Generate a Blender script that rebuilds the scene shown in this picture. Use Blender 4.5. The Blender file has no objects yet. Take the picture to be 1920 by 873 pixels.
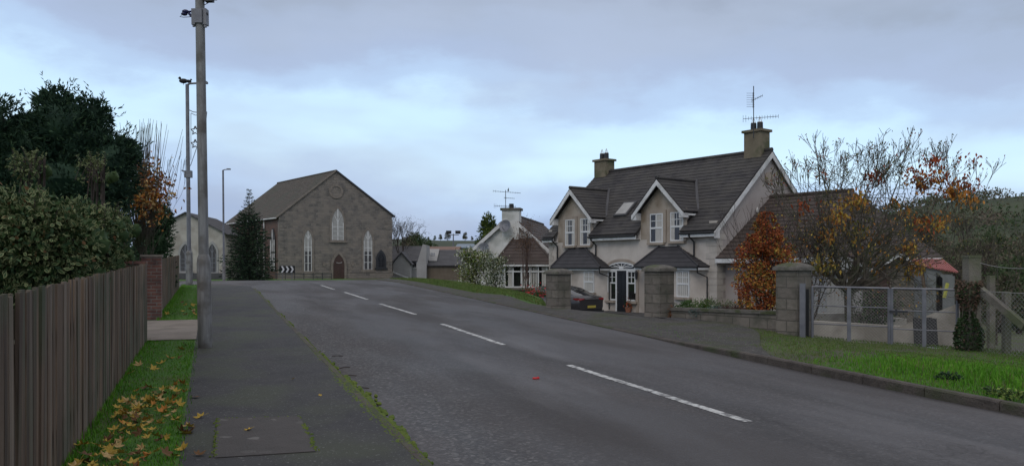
import bpy, math, random
import numpy as np
from mathutils import Vector, Matrix, noise as mnoise

D = bpy.data
SC = bpy.context.scene
COL = SC.collection
R = math.radians

# ---------------------------------------------------------------- camera
F = 1500.0; CX = 960.0; HY = 500.0; CZ = 1.55       # photo pixels: focal length, centre column, horizon row; eye height
cam = D.cameras.new('camera'); camo = D.objects.new('camera', cam); COL.objects.link(camo)
cam.sensor_width = 36.0; cam.lens = F / 1920 * 36.0
cam.shift_y = (HY - 436.5) / 1920.0
cam.clip_start = .05; cam.clip_end = 5000
camo.location = (0, 0, CZ); camo.rotation_euler = (R(90), 0, 0)
SC.camera = camo

# ---------------------------------------------------------------- world / sky
SUN_EL, SUN_AZ = R(38), R(200)      # azimuth measured clockwise from +Y
w = D.worlds.new("World"); SC.world = w; w.use_nodes = True
nt = w.node_tree; nt.nodes.clear()
def N(t, **k):
    n = nt.nodes.new(t)
    for a, b in k.items(): setattr(n, a, b)
    return n
def ramp(node, stops, interp='EASE'):
    cr = node.color_ramp; cr.interpolation = interp
    while len(cr.elements) > 1: cr.elements.remove(cr.elements[-1])
    cr.elements[0].position = stops[0][0]; cr.elements[0].color = (*stops[0][1], 1)
    for p, c in stops[1:]:
        e = cr.elements.new(p); e.color = (*c, 1)
out = N('ShaderNodeOutputWorld'); bg = N('ShaderNodeBackground'); bg.inputs[1].default_value = .1
sky = N('ShaderNodeTexSky', sky_type='NISHITA', sun_disc=False, sun_elevation=SUN_EL, sun_rotation=SUN_AZ)
tc = N('ShaderNodeTexCoord'); sep = N('ShaderNodeSeparateXYZ')
nt.links.new(tc.outputs['Generated'], sep.inputs[0])
mp = N('ShaderNodeMapping'); mp.inputs['Scale'].default_value = (2.4, 2.4, 5.5); mp.inputs['Location'].default_value = (3.1, 1.4, .62)
nt.links.new(tc.outputs['Generated'], mp.inputs[0])
n1 = N('ShaderNodeTexNoise'); n1.inputs['Scale'].default_value = 1.5; n1.inputs['Detail'].default_value = 8; n1.inputs['Roughness'].default_value = .56
nt.links.new(mp.outputs[0], n1.inputs['Vector'])
def M_(op, a, b):
    m = N('ShaderNodeMath', operation=op)
    for i, v in enumerate((a, b)):
        if isinstance(v, (int, float)): m.inputs[i].default_value = v
        else: nt.links.new(v, m.inputs[i])
    return m.outputs[0]
# height above the horizon, bent by the cloud noise
d1 = M_('MULTIPLY', M_('SUBTRACT', n1.outputs[0], .5), .17)
# bands drop to the left and lift to the right
tilt = M_('MULTIPLY', sep.outputs['X'], .06)
hh = M_('ADD', M_('ADD', sep.outputs['Z'], d1), tilt)
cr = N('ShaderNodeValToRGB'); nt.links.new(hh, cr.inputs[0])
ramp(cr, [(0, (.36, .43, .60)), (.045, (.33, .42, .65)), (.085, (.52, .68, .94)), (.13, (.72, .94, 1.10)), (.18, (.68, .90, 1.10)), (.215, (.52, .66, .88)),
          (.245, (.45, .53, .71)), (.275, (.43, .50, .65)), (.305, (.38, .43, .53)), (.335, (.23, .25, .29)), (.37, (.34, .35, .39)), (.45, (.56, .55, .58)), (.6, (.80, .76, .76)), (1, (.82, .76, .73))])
# broad pinkish grey cloud sheets
n2 = N('ShaderNodeTexNoise'); n2.inputs['Scale'].default_value = 2.4; n2.inputs['Detail'].default_value = 4
mp2 = N('ShaderNodeMapping'); mp2.inputs['Scale'].default_value = (1, 1, 3.2); mp2.inputs['Location'].default_value = (7.3, 2.2, 1.1)
nt.links.new(tc.outputs['Generated'], mp2.inputs[0]); nt.links.new(mp2.outputs[0], n2.inputs['Vector'])
cr2 = N('ShaderNodeValToRGB'); nt.links.new(n2.outputs[0], cr2.inputs[0])
ramp(cr2, [(.42, (0, 0, 0)), (.64, (.62, .62, .62))])
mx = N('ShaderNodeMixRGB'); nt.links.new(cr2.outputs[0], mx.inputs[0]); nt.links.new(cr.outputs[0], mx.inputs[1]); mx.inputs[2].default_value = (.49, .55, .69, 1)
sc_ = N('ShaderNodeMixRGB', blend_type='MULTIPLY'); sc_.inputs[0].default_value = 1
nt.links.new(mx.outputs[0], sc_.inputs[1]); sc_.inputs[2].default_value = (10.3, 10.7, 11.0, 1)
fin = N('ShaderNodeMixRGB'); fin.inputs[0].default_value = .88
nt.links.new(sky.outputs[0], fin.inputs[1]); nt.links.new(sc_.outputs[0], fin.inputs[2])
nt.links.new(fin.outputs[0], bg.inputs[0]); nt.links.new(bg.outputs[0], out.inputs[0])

sl = D.lights.new('sun', 'SUN'); sl.energy = .55; sl.angle = R(25); sl.color = (1, .95, .88)
so = D.objects.new('sun', sl); COL.objects.link(so)
sd = Vector((math.sin(SUN_AZ) * math.cos(SUN_EL), math.cos(SUN_AZ) * math.cos(SUN_EL), math.sin(SUN_EL)))
so.rotation_euler = sd.to_track_quat('Z', 'Y').to_euler()

SC.view_settings.view_transform = 'Standard'; SC.view_settings.look = 'None'
SC.view_settings.exposure = 0.0; SC.view_settings.gamma = 1
SC.view_settings.use_curve_mapping = False

# ---------------------------------------------------------------- materials
MATS = {}
def mat(name, c1, c2=None, scale=4.0, rough=.85, bump=.0, bscale=None, detail=5, spec=.5, metal=0, contrast=(.35, .65),
        speck=None, stretch=(1, 1, 1), c3=None, s3=.6, em=None, haze=0):
    m = D.materials.new(name); m.use_nodes = True; t = m.node_tree
    b = t.nodes['Principled BSDF']; L = t.links.new
    b.inputs['Roughness'].default_value = rough; b.inputs['Metallic'].default_value = metal
    b.inputs['Specular IOR Level'].default_value = spec
    b.inputs['Base Color'].default_value = (*c1, 1)
    t_c = t.nodes.new('ShaderNodeTexCoord'); mp = t.nodes.new('ShaderNodeMapping'); mp.inputs['Scale'].default_value = stretch
    L(t_c.outputs['Object'], mp.inputs[0])
    col = None
    if c2:
        n = t.nodes.new('ShaderNodeTexNoise'); n.inputs['Scale'].default_value = scale; n.inputs['Detail'].default_value = detail
        n.inputs['Roughness'].default_value = .62
        L(mp.outputs[0], n.inputs['Vector'])
        r = t.nodes.new('ShaderNodeValToRGB'); ramp(r, [(contrast[0], c1), (contrast[1], c2)], 'LINEAR'); L(n.outputs[0], r.inputs[0]); col = r.outputs[0]
    if c3:
        n = t.nodes.new('ShaderNodeTexNoise'); n.inputs['Scale'].default_value = s3; n.inputs['Detail'].default_value = 6
        L(t_c.outputs['Object'], n.inputs['Vector'])
        r = t.nodes.new('ShaderNodeValToRGB'); ramp(r, [(.47, (0, 0, 0)), (.62, (1, 1, 1))], 'LINEAR'); L(n.outputs[0], r.inputs[0])
        x = t.nodes.new('ShaderNodeMixRGB'); L(r.outputs[0], x.inputs[0]); L(col, x.inputs[1]); x.inputs[2].default_value = (*c3, 1); col = x.outputs[0]
    if speck:      # (scale, amount, colour)
        v = t.nodes.new('ShaderNodeTexVoronoi'); v.inputs['Scale'].default_value = speck[0]; L(t_c.outputs['Object'], v.inputs['Vector'])
        sx = t.nodes.new('ShaderNodeSeparateColor'); L(v.outputs['Color'], sx.inputs[0])
        r = t.nodes.new('ShaderNodeValToRGB'); ramp(r, [(1 - speck[1], (0, 0, 0)), (min(1, 1 - speck[1] + .08), (1, 1, 1))], 'LINEAR'); L(sx.outputs[0], r.inputs[0])
        x = t.nodes.new('ShaderNodeMixRGB'); L(r.outputs[0], x.inputs[0]); L(col, x.inputs[1]); x.inputs[2].default_value = (*speck[2], 1); col = x.outputs[0]
    if col is not None: L(col, b.inputs['Base Color'])
    if bump:
        n = t.nodes.new('ShaderNodeTexNoise'); n.inputs['Scale'].default_value = bscale or scale * 6; n.inputs['Detail'].default_value = 6
        L(mp.outputs[0], n.inputs['Vector'])
        bp = t.nodes.new('ShaderNodeBump'); bp.inputs['Strength'].default_value = 1; bp.inputs['Distance'].default_value = bump
        L(n.outputs[0], bp.inputs['Height']); L(bp.outputs[0], b.inputs['Normal'])
    MATS[name] = m
    return m

def brickmat(name, c1, c2, mortar, bw, rh, msize=.012, rough=.9, noise_c=None, mixn=.5, bump=.01, distort=0, ns=3.0, offset=.5):
    """courses run level whatever way the wall faces: the pattern reads (along the wall, height)"""
    m = D.materials.new(name); m.use_nodes = True; t = m.node_tree; L = t.links.new
    b = t.nodes['Principled BSDF']; b.inputs['Roughness'].default_value = rough
    tc = t.nodes.new('ShaderNodeTexCoord'); s = t.nodes.new('ShaderNodeSeparateXYZ'); L(tc.outputs['Object'], s.inputs[0])
    g = t.nodes.new('ShaderNodeSeparateXYZ'); L(tc.outputs['Normal'], g.inputs[0])
    ax = t.nodes.new('ShaderNodeMath'); ax.operation = 'ABSOLUTE'; L(g.outputs[0], ax.inputs[0])
    gt = t.nodes.new('ShaderNodeMath'); gt.operation = 'GREATER_THAN'; L(ax.outputs[0], gt.inputs[0]); gt.inputs[1].default_value = .7
    mx = t.nodes.new('ShaderNodeMix'); L(gt.outputs[0], mx.inputs[0]); L(s.outputs[0], mx.inputs[2]); L(s.outputs[1], mx.inputs[3])
    cb = t.nodes.new('ShaderNodeCombineXYZ'); L(mx.outputs[0], cb.inputs[0]); L(s.outputs[2], cb.inputs[1])
    vec = cb.outputs[0]
    if distort:
        n = t.nodes.new('ShaderNodeTexNoise'); n.inputs['Scale'].default_value = 2.2; L(tc.outputs['Object'], n.inputs['Vector'])
        sb = t.nodes.new('ShaderNodeVectorMath'); sb.operation = 'SCALE'; L(n.outputs['Color'], sb.inputs[0]); sb.inputs['Scale'].default_value = distort
        ad = t.nodes.new('ShaderNodeVectorMath'); ad.operation = 'ADD'; L(vec, ad.inputs[0]); L(sb.outputs[0], ad.inputs[1]); vec = ad.outputs[0]
    br = t.nodes.new('ShaderNodeTexBrick'); L(vec, br.inputs['Vector'])
    br.inputs['Scale'].default_value = 1; br.inputs['Brick Width'].default_value = bw; br.inputs['Row Height'].default_value = rh
    br.inputs['Mortar Size'].default_value = msize; br.inputs['Mortar Smooth'].default_value = .3; br.offset = offset
    br.inputs['Color1'].default_value = (*c1, 1); br.inputs['Color2'].default_value = (*c2, 1); br.inputs['Mortar'].default_value = (*mortar, 1)
    col = br.outputs[0]
    if noise_c:
        n = t.nodes.new('ShaderNodeTexNoise'); n.inputs['Scale'].default_value = ns; n.inputs['Detail'].default_value = 7; L(tc.outputs['Object'], n.inputs['Vector'])
        r = t.nodes.new('ShaderNodeValToRGB'); ramp(r, [(.4, (0, 0, 0)), (.68, (mixn,) * 3)], 'LINEAR'); L(n.outputs[0], r.inputs[0])
        x = t.nodes.new('ShaderNodeMixRGB'); L(r.outputs[0], x.inputs[0]); L(col, x.inputs[1]); x.inputs[2].default_value = (*noise_c, 1); col = x.outputs[0]
    L(col, b.inputs['Base Color'])
    if bump:
        n = t.nodes.new('ShaderNodeTexNoise'); n.inputs['Scale'].default_value = 14; L(tc.outputs['Object'], n.inputs['Vector'])
        su = t.nodes.new('ShaderNodeMath'); su.operation = 'SUBTRACT'; L(n.outputs[0], su.inputs[0]); L(br.outputs['Fac'], su.inputs[1])
        bp = t.nodes.new('ShaderNodeBump'); bp.inputs['Distance'].default_value = bump; L(su.outputs[0], bp.inputs['Height']); L(bp.outputs[0], b.inputs['Normal'])
    MATS[name] = m
    return m

mat('grass', (.040, .125, .008), (.070, .175, .014), 7, .9, .03, 60, c3=(.07, .11, .02), s3=1.2)
mat('grass_moss', (.050, .072, .018), (.085, .100, .030), 9, .95, .02, 50, c3=(.075, .066, .052), s3=.8)
mat('field', (.030, .042, .016), (.046, .060, .022), .03, .95, c3=(.050, .045, .028), s3=.02)
mat('blade', (.060, .195, .008), (.110, .27, .016), 3, .8, spec=.3)
mat('blade_mix', (.060, .105, .014), (.105, .150, .028), 3, .8)
mat('blade_dry', (.10, .12, .035), (.17, .145, .055), 3, .8)
mat('pavement_asphalt', (.032, .030, .031), (.052, .049, .049), 2.2, .8, .012, 120, c3=(.052, .056, .038), s3=.9, speck=(70, .05, (.15, .145, .14)))
mat('verge_gravel', (.048, .044, .041), (.082, .074, .066), 5, .95, .02, 90, c3=(.055, .058, .030), s3=1.5, speck=(50, .06, (.2, .19, .17)))
mat('driveway_tarmac', (.056, .053, .053), (.074, .070, .068), 3, .85, .01, 90)
mat('concrete_path', (.21, .175, .145), (.27, .23, .19), 5, .9, .01, 50, c3=(.18, .15, .12), s3=2)
mat('kerbstone', (.055, .045, .038), (.100, .083, .070), 5, .9, .02, 40, c3=(.05, .06, .025), s3=1.6)
mat('moss', (.065, .115, .010), (.14, .18, .02), 14, .95, .03, 60)
mat('road_paint', (.26, .25, .25), (.55, .55, .53), 16, .7, .006, 60, c3=(.14, .135, .135), s3=9, contrast=(.33, .5))
mat('inspection_cover', (.050, .044, .040), (.066, .056, .052), 6, .8, .01, 60, speck=(14, .04, (.14, .13, .12)))
mat('fence_wood', (.068, .043, .030), (.215, .148, .100), 2.4, .85, .012, 20, stretch=(3, 4, .22), c3=(.085, .078, .052), s3=.9, contrast=(.36, .62))
mat('fence_wood_dark', (.046, .030, .021), (.150, .100, .068), 2.1, .85, .012, 20, stretch=(3, 4, .22), c3=(.06, .066, .034), s3=.8, contrast=(.36, .62))
mat('fence_wood_pale', (.085, .062, .048), (.225, .172, .130), 2.7, .85, .012, 20, stretch=(3, 4, .2), c3=(.115, .10, .07), s3=1.1, contrast=(.36, .62))
brickmat('red_brick', (.27, .115, .085), (.17, .075, .06), (.27, .23, .20), .225, .075, .011, noise_c=(.06, .04, .04), mixn=.8, ns=4)
brickmat('grey_block', (.215, .185, .155), (.150, .130, .110), (.115, .10, .085), .45, .225, .012, noise_c=(.075, .075, .055), mixn=.85, ns=2.6, bump=.02)
mat('block_cap', (.085, .078, .068), (.16, .145, .125), 5, .95, .02, 30, c3=(.07, .08, .035), s3=3)
brickmat('church_stone', (.225, .195, .168), (.110, .102, .096), (.20, .182, .162), .55, .30, .028, noise_c=(.25, .215, .18), mixn=.8, distort=.35, ns=1.1, bump=.03)
brickmat('church_red_stone', (.19, .105, .08), (.13, .08, .066), (.14, .11, .095), .5, .27, .025, noise_c=(.11, .09, .08), mixn=.8, distort=.3, ns=1.3, bump=.03)
mat('dressed_stone', (.17, .145, .120), (.24, .205, .175), 3, .9, .01, 30)
mat('render_house', (.50, .445, .395), (.60, .54, .485), 1.3, .9, .006, 80, c3=(.38, .33, .285), s3=.55)
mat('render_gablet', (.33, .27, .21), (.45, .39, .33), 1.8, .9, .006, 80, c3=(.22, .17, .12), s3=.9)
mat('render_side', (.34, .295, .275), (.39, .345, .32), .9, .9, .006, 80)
mat('quoin_stone', (.40, .36, .315), (.50, .45, .40), 2, .9, .006, 50)
mat('surround_stone', (.30, .245, .20), (.38, .32, .26), 2, .9, .006, 50)
mat('render_white', (.60, .59, .56), (.74, .73, .70), 1.5, .9, .005, 60, c3=(.42, .42, .38), s3=.9)
mat('render_hall', (.36, .33, .29), (.46, .43, .38), 1.0, .9, .005, 40, c3=(.30, .27, .23), s3=.7)
mat('render_grey', (.28, .27, .26), (.35, .34, .325), 1.0, .9)
mat('chimney_render', (.15, .125, .085), (.21, .175, .12), 2, .9, .01, 40, c3=(.10, .10, .055), s3=1.5)
brickmat('roof_tile', (.024, .021, .022), (.046, .041, .041), (.022, .020, .020), .30, .181, .006, rough=.75, noise_c=(.080, .072, .060), mixn=.55, ns=1.1, bump=.004)
mat('bay_tile', (.026, .024, .027), (.042, .038, .042), 2, .6, .006, 30)
mat('roof_brown', (.052, .037, .032), (.082, .060, .052), 1.2, .85, .008, 30, c3=(.06, .045, .036), s3=.9)
mat('church_slate', (.060, .049, .038), (.088, .072, .056), 1.2, .85, .008, 8, stretch=(1, 1, 3), c3=(.065, .062, .045), s3=.5)
mat('far_slate', (.060, .058, .062), (.085, .082, .086), 1.2, .85)
mat('far_rust', (.21, .13, .10), (.26, .17, .13), .8, .9)
mat('far_blue', (.22, .27, .32), (.30, .35, .40), .8, .8)
mat('white_upvc', (.62, .62, .61), (.70, .70, .69), 2, .45)
mat('white_trim', (.60, .59, .58), (.72, .71, .70), 3, .6, c3=(.48, .47, .45), s3=2)
mat('glass_dark', (.012, .013, .015), None, rough=.06, spec=.8)
mat('curtain', (.42, .40, .37), (.56, .54, .50), 12, .9, stretch=(6, 6, .3))
mat('shutter_white', (.30, .29, .275), (.38, .37, .35), 3, .6)
mat('black_gloss', (.010, .010, .014), None, rough=.35)
mat('black_pipe', (.014, .014, .015), None, rough=.45)
mat('door_brown', (.045, .024, .019), (.070, .036, .028), 4, .6, stretch=(4, 4, .5))
mat('galvanised', (.145, .14, .14), (.25, .245, .24), 5, .6, .002, 30, metal=.2, stretch=(4, 4, .35), c3=(.115, .105, .095), s3=3.5)
mat('steel_grey', (.13, .13, .15), (.20, .20, .215), 4, .5, metal=.3)
mat('wire', (.20, .20, .20), (.30, .29, .28), 6, .5, metal=.4)
mat('dark_metal', (.028, .028, .032), None, rough=.5)
mat('blue_lens', (.012, .012, .075), None, rough=.3)
mat('cable_white', (.55, .53, .50), None, rough=.6)
mat('bird_black', (.012, .012, .014), None, rough=.7)
mat('bark', (.060, .048, .038), (.105, .088, .070), 6, .95, .01, 30, stretch=(3, 3, .6), c3=(.07, .08, .04), s3=2)
mat('bark_dark', (.038, .028, .024), (.070, .054, .045), 6, .95)
mat('bark_birch', (.075, .045, .038), (.14, .095, .08), 6, .9)
for nm, a, b_ in (('cypress', (.016, .038, .024), (.032, .066, .038)), ('cypress_light', (.036, .072, .036), (.055, .098, .046)),
                  ('spruce', (.010, .020, .014), (.022, .038, .026)), ('laurel', (.014, .035, .016), (.030, .060, .026)),
                  ('laurel_light', (.035, .070, .030), (.05, .09, .04)),
                  ('leaf_green', (.028, .056, .018), (.055, .090, .030)), ('leaf_cream', (.17, .19, .085), (.27, .28, .14)),
                  ('leaf_brown', (.12, .06, .025), (.17, .09, .04)), ('leaf_orange', (.40, .15, .032), (.52, .25, .05)),
                  ('leaf_red', (.27, .055, .022), (.37, .085, .028)), ('leaf_rust', (.19, .055, .016), (.28, .085, .022)),
                  ('litter_tan', (.40, .26, .10), (.56, .40, .18)), ('leaf_yellow', (.36, .23, .04), (.52, .36, .07)), ('leaf_olive', (.11, .11, .025), (.17, .16, .04)),
                  ('leaf_yellowgreen', (.16, .22, .05), (.26, .32, .09)), ('leaf_white', (.50, .50, .40), (.62, .62, .52)),
                  ('juniper', (.045, .10, .022), (.08, .15, .035)), ('juniper_blue', (.07, .11, .10), (.11, .16, .145)),
                  ('heather', (.085, .05, .045), (.13, .075, .065)), ('wood_far', (.085, .088, .050), (.125, .120, .070)),
                  ('wood_far_green', (.045, .075, .030), (.075, .110, .045)), ('wood_far_brown', (.125, .098, .072), (.165, .135, .100)),
                  ('ivy', (.022, .045, .016), (.045, .075, .028)), ('ivy_dead', (.10, .062, .045), (.15, .10, .07)),
                  ('conifer_gold', (.07, .10, .018), (.12, .15, .03)), ('flower_red', (.45, .03, .035), (.60, .06, .06))):
    mat(nm, a, b_, 3, .75, spec=.25)
mat('car_paint', (.058, .056, .060), (.066, .064, .068), 1, .25, metal=.5)
mat('car_glass', (.010, .010, .012), None, rough=.05, spec=.9)
mat('tail_red', (.20, .010, .012), None, rough=.2)
mat('chrome', (.62, .62, .64), None, rough=.15, metal=.9)
mat('plate_yellow', (.42, .34, .06), None, rough=.5)
mat('rubber', (.015, .015, .015), None, rough=.8)
mat('sign_black', (.010, .010, .012), None, rough=.5)
mat('sign_white', (.70, .70, .70), None, rough=.5)
mat('yard_wall', (.36, .325, .285), (.46, .42, .37), 1.6, .95, .01, 30, c3=(.24, .215, .18), s3=1.0)
mat('old_concrete', (.13, .115, .095), (.20, .18, .15), 4, .95, .015, 30, c3=(.10, .11, .06), s3=2)
mat('tin_red', (.30, .085, .075), (.40, .13, .115), 5, .7)
mat('tin_grey', (.14, .145, .14), (.21, .215, .21), 4, .6)
mat('boards_dark', (.022, .022, .024), (.05, .048, .048), 5, .9, stretch=(5, 5, .5))
mat('plastic_yellow', (.42, .40, .06), None, rough=.5)
mat('terracotta', (.24, .10, .06), (.30, .13, .08), 4, .9)
mat('soil', (.045, .034, .026), (.075, .058, .045), 5, .95, .02)

# ---------------------------------------------------------------- mesh helpers
class MB:
    def __init__(s): s.v = []; s.f = []; s.m = []
    def add(s, vs, fs, m=0):
        o = len(s.v); s.v += [tuple(v) for v in vs]; s.f += [tuple(i + o for i in f) for f in fs]; s.m += [m] * len(fs)
    def poly(s, pts, m=0): s.add(pts, [tuple(range(len(pts)))], m)
    def box(s, x0, x1, y0, y1, z0, z1, m=0, rot=None, org=None):
        v = [(x, y, z) for z in (z0, z1) for y in (y0, y1) for x in (x0, x1)]
        if rot is not None:
            M = Matrix.Rotation(rot[0], 3, rot[1]); o = Vector(org or ((x0 + x1) / 2, (y0 + y1) / 2, (z0 + z1) / 2))
            v = [tuple(M @ (Vector(q) - o) + o) for q in v]
        s.add(v, [(0, 2, 3, 1), (4, 5, 7, 6), (0, 1, 5, 4), (2, 6, 7, 3), (0, 4, 6, 2), (1, 3, 7, 5)], m)
    def prism(s, pts, d, m=0):
        """closed polygon of 3-D points pushed along vector d"""
        n = len(pts); a = [Vector(p) for p in pts]; d = Vector(d)
        s.add(a + [p + d for p in a], [tuple(range(n)), tuple(range(2 * n - 1, n - 1, -1))] +
              [(i, (i + 1) % n, (i + 1) % n + n, i + n) for i in range(n)], m)
    def xz(s, pts, y0, y1, m=0): s.prism([(p[0], y0, p[1]) for p in pts], (0, y1 - y0, 0), m)
    def bar(s, a, b, wd, h, m=0, up=(0, 0, 1)):
        a = Vector(a); b = Vector(b); d = (b - a).normalized(); u = Vector(up); sd = d.cross(u).normalized(); u = sd.cross(d)
        c = [-sd * wd / 2 - u * h / 2, sd * wd / 2 - u * h / 2, sd * wd / 2 + u * h / 2, -sd * wd / 2 + u * h / 2]
        s.prism([a + q for q in c], b - a, m)
    def tube(s, pts, rad, n=8, m=0, cap=True):
        P = [Vector(p) for p in pts]
        if isinstance(rad, (int, float)): rad = [rad] * len(P)
        o = len(s.v); ref = None
        for i, p in enumerate(P):
            t = (P[min(i + 1, len(P) - 1)] - P[max(i - 1, 0)])
            t = t.normalized() if t.length > 1e-9 else Vector((0, 0, 1))
            if ref is None: ref = Vector((1, 0, 0)) if abs(t.x) < .9 else Vector((0, 1, 0))
            a = (ref - t * ref.dot(t)).normalized(); b = t.cross(a); ref = a
            for k in range(n):
                an = 2 * math.pi * k / n
                s.v.append(tuple(p + (a * math.cos(an) + b * math.sin(an)) * rad[i]))
        for i in range(len(P) - 1):
            for k in range(n):
                q = (k + 1) % n
                s.f.append((o + i * n + k, o + i * n + q, o + (i + 1) * n + q, o + (i + 1) * n + k)); s.m.append(m)
        if cap:
            s.f.append(tuple(o + k for k in range(n - 1, -1, -1))); s.m.append(m)
            e = o + (len(P) - 1) * n; s.f.append(tuple(e + k for k in range(n))); s.m.append(m)
    def ball(s, c, r, m=0, nu=10, nv=7, f=None):
        vs = []
        for j in range(nv + 1):
            th = math.pi * j / nv
            for i in range(nu):
                ph = 2 * math.pi * i / nu; d = Vector((math.sin(th) * math.cos(ph), math.sin(th) * math.sin(ph), math.cos(th)))
                k = f(d) if f else 1
                vs.append((c[0] + d.x * r[0] * k, c[1] + d.y * r[1] * k, c[2] + d.z * r[2] * k))
        fs = [(j * nu + i, (j + 1) * nu + i, (j + 1) * nu + (i + 1) % nu, j * nu + (i + 1) % nu) for j in range(nv) for i in range(nu)]
        s.add(vs, fs, m)
    def slope(s, A, B, C, Dd, course=.27, lift=.022, thick=.09, m=0):
        """tiled roof slope: A-B eave, D-C ridge, stepped courses over a solid slab"""
        A, B, C, Dd = map(Vector, (A, B, C, Dd))
        e1 = (B - A) if (B - A).length > (C - Dd).length else (C - Dd)
        nrm = e1.cross(((Dd + C) / 2 - (A + B) / 2)).normalized()
        if nrm.z < 0: nrm = -nrm
        n = max(1, round(((Dd + C) / 2 - (A + B) / 2).length / course))
        for i in range(n):
            t0, t1 = i / n, (i + 1) / n
            p0, p1 = A.lerp(Dd, t0), B.lerp(C, t0); q0, q1 = A.lerp(Dd, t1), B.lerp(C, t1)
            l = nrm * lift; e = nrm * .004
            s.add([p0, p1, p1 + l, p0 + l, q1 + e, q0 + e], [(0, 1, 2, 3), (3, 2, 4, 5), (0, 3, 5), (1, 4, 2)], m)
        dn = -nrm * thick
        s.prism([A, B, C, Dd] if (C - Dd).length > 1e-4 else [A, B, C], dn, m)
    def build(s, name, mats, parent=None, smooth=False):
        me = D.meshes.new(name); me.from_pydata(s.v, [], s.f)
        if not isinstance(mats, (list, tuple)): mats = [mats]
        for q in mats: me.materials.append(MATS[q])
        if len(mats) > 1: me.polygons.foreach_set('material_index', s.m)
        if smooth: me.polygons.foreach_set('use_smooth', [True] * len(me.polygons)); me.set_sharp_from_angle(angle=R(50))
        me.update()
        o = D.objects.new(name, me); COL.objects.link(o)
        if parent is not None: o.parent = parent
        return o

def tag(o, label=None, cat=None, group=None, kind=None):
    if label: o['label'] = label
    if cat: o['category'] = cat
    if group: o['group'] = group
    if kind: o['kind'] = kind
    return o
def thing(name, label, cat, loc, rz=0, group=None):
    o = D.objects.new(name, None); COL.objects.link(o); o.location = loc; o.rotation_euler = (0, 0, rz)
    o.empty_display_size = .3
    return tag(o, label, cat, group)
def copytree(o, parent=None):
    c = o.copy(); COL.objects.link(c); c.parent = parent
    for ch in [x for x in D.objects if x.parent == o]: copytree(ch, c)
    return c

# pixel of the photo -> point at distance d in front of the camera plane
def P(px, py, d): return Vector(((px - CX) / F * d, d, CZ - (py - HY) / F * d))
class Fr:
    """a thing's own frame: origin and heading of its local x axis"""
    def __init__(s, o, rz): s.o = Vector(o); s.rz = rz; s.c, s.s = math.cos(rz), math.sin(rz)
    def loc(s, px, py, yo=0):
        # point of the vertical plane local y = yo seen at this pixel, as local (x, z)
        dx = (px - CX) / F; dz = -(py - HY) / F
        ny = Vector((-s.s, s.c, 0)); ray = Vector((dx, 1, dz)); cam_ = Vector((0, 0, CZ))
        l = (yo + ny.dot(s.o) - ny.dot(cam_)) / ny.dot(ray); w_ = cam_ + ray * l - s.o
        return w_.x * s.c + w_.y * s.s, w_.z
    def x(s, px, yo=0): return s.loc(px, 500, yo)[0]

# ---------------------------------------------------------------- ground shape, in (t across the road, s along it)
TH = math.atan2(.355, .935)
U = Vector((-math.sin(TH), math.cos(TH))); NR = Vector((math.cos(TH), math.sin(TH)))
def st(x, y): return x * U.x + y * U.y, x * NR.x + y * NR.y
def xy(s, t): return s * U.x + t * NR.x, s * U.y + t * NR.y
def sm(a, b, v):
    k = min(1, max(0, (v - a) / (b - a))); return k * k * (3 - 2 * k)
def lerp(a, b, k): return a + (b - a) * k
def prof(s):
    if s < 37: return .0206 * s
    if s < 57: d = s - 37; return .7622 + .0206 * d - .001265 * d * d
    if s < 70: return max(.25, .668 - .03 * (s - 57))
    return .25 + .0 * (s - 70)
def tk(s):      # road side of the right kerb
    k = 7.64
    if s > 8: k += .045 * (s - 8) * sm(8, 14, s)
    if s > 46: k += .02 * (s - 46) ** 2
    if s < 7: k += .02 * (7 - s)
    return k
def tleft(s):   # road edge on the left; swings away at the junction
    k = 1.50 + .008 * max(0, s - 5)
    if s > 35: k -= .55 * (s - 35) ** 2
    return max(k, -60)
def fpw(s): return lerp(.0, 2.6, sm(9.0, 14.5, s)) if s < 21 else lerp(2.6, .65, sm(22, 29, s))
def ground(x, y):
    s, t = st(x, y)
    z = prof(max(s, -20))
    # plots right of the road lie lower
    plot = lerp(-.33, -.80, sm(-1, 3.0, x)) if y < 75 else -.33
    if y > 60: plot = lerp(plot, .0, sm(60, 80, y))
    yard = -.9
    wy = sm(6.0, 8.5, x - .15 * (y - 16)) * sm(60, 40, y)
    plot = lerp(plot, yard, wy)
    edge = .35 + (11.3 + .73 * (13.4 - max(s, 9.5)) if s < 13.4 else max(9.3, 11.3 - (s - 13.4) * .27) + max(0, tk(s) + .15 + fpw(s) + 1.3 - 9.3) * sm(25.5, 30, s))
    edge -= 1.0 * sm(15.5, 17.5, s) * sm(28, 24, s)
    k = sm(edge, edge + lerp(1.5, 4.5, sm(16.2, 18, s)), t) * sm(6, 11, s) if s < 90 else sm(18, 40, t) * .3
    z -= .19 * sm(8.6, 12.6, t) * sm(16.5, 12.5, s)
    # near right: verge stays up to the wire fence, then the land falls to the valley
    z = lerp(z, plot, k)
    far = max(0, t - 16 - max(0, (s - 10)) * .45)
    z -= 7 * sm(0, 60, far) * sm(70, 30, s - t * .3) if s > -30 else 0
    # hills round the valley
    r = math.hypot(x, y); az = math.atan2(x, y)
    if r > 110:
        hR = 19 * sm(R(10), R(34), az); hL = 12.5 * sm(R(-60), R(-5), az)
        H = max(hR, hL) if y > 0 else 6
        H *= 1 + .04 * math.sin(az * 17) + .03 * math.sin(az * 41 + 1)
        z += (H + 7 * sm(R(4), R(16), az)) * sm(120, 330, r)
    if r > 340: z -= (r - 340) * .05
    return z

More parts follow.
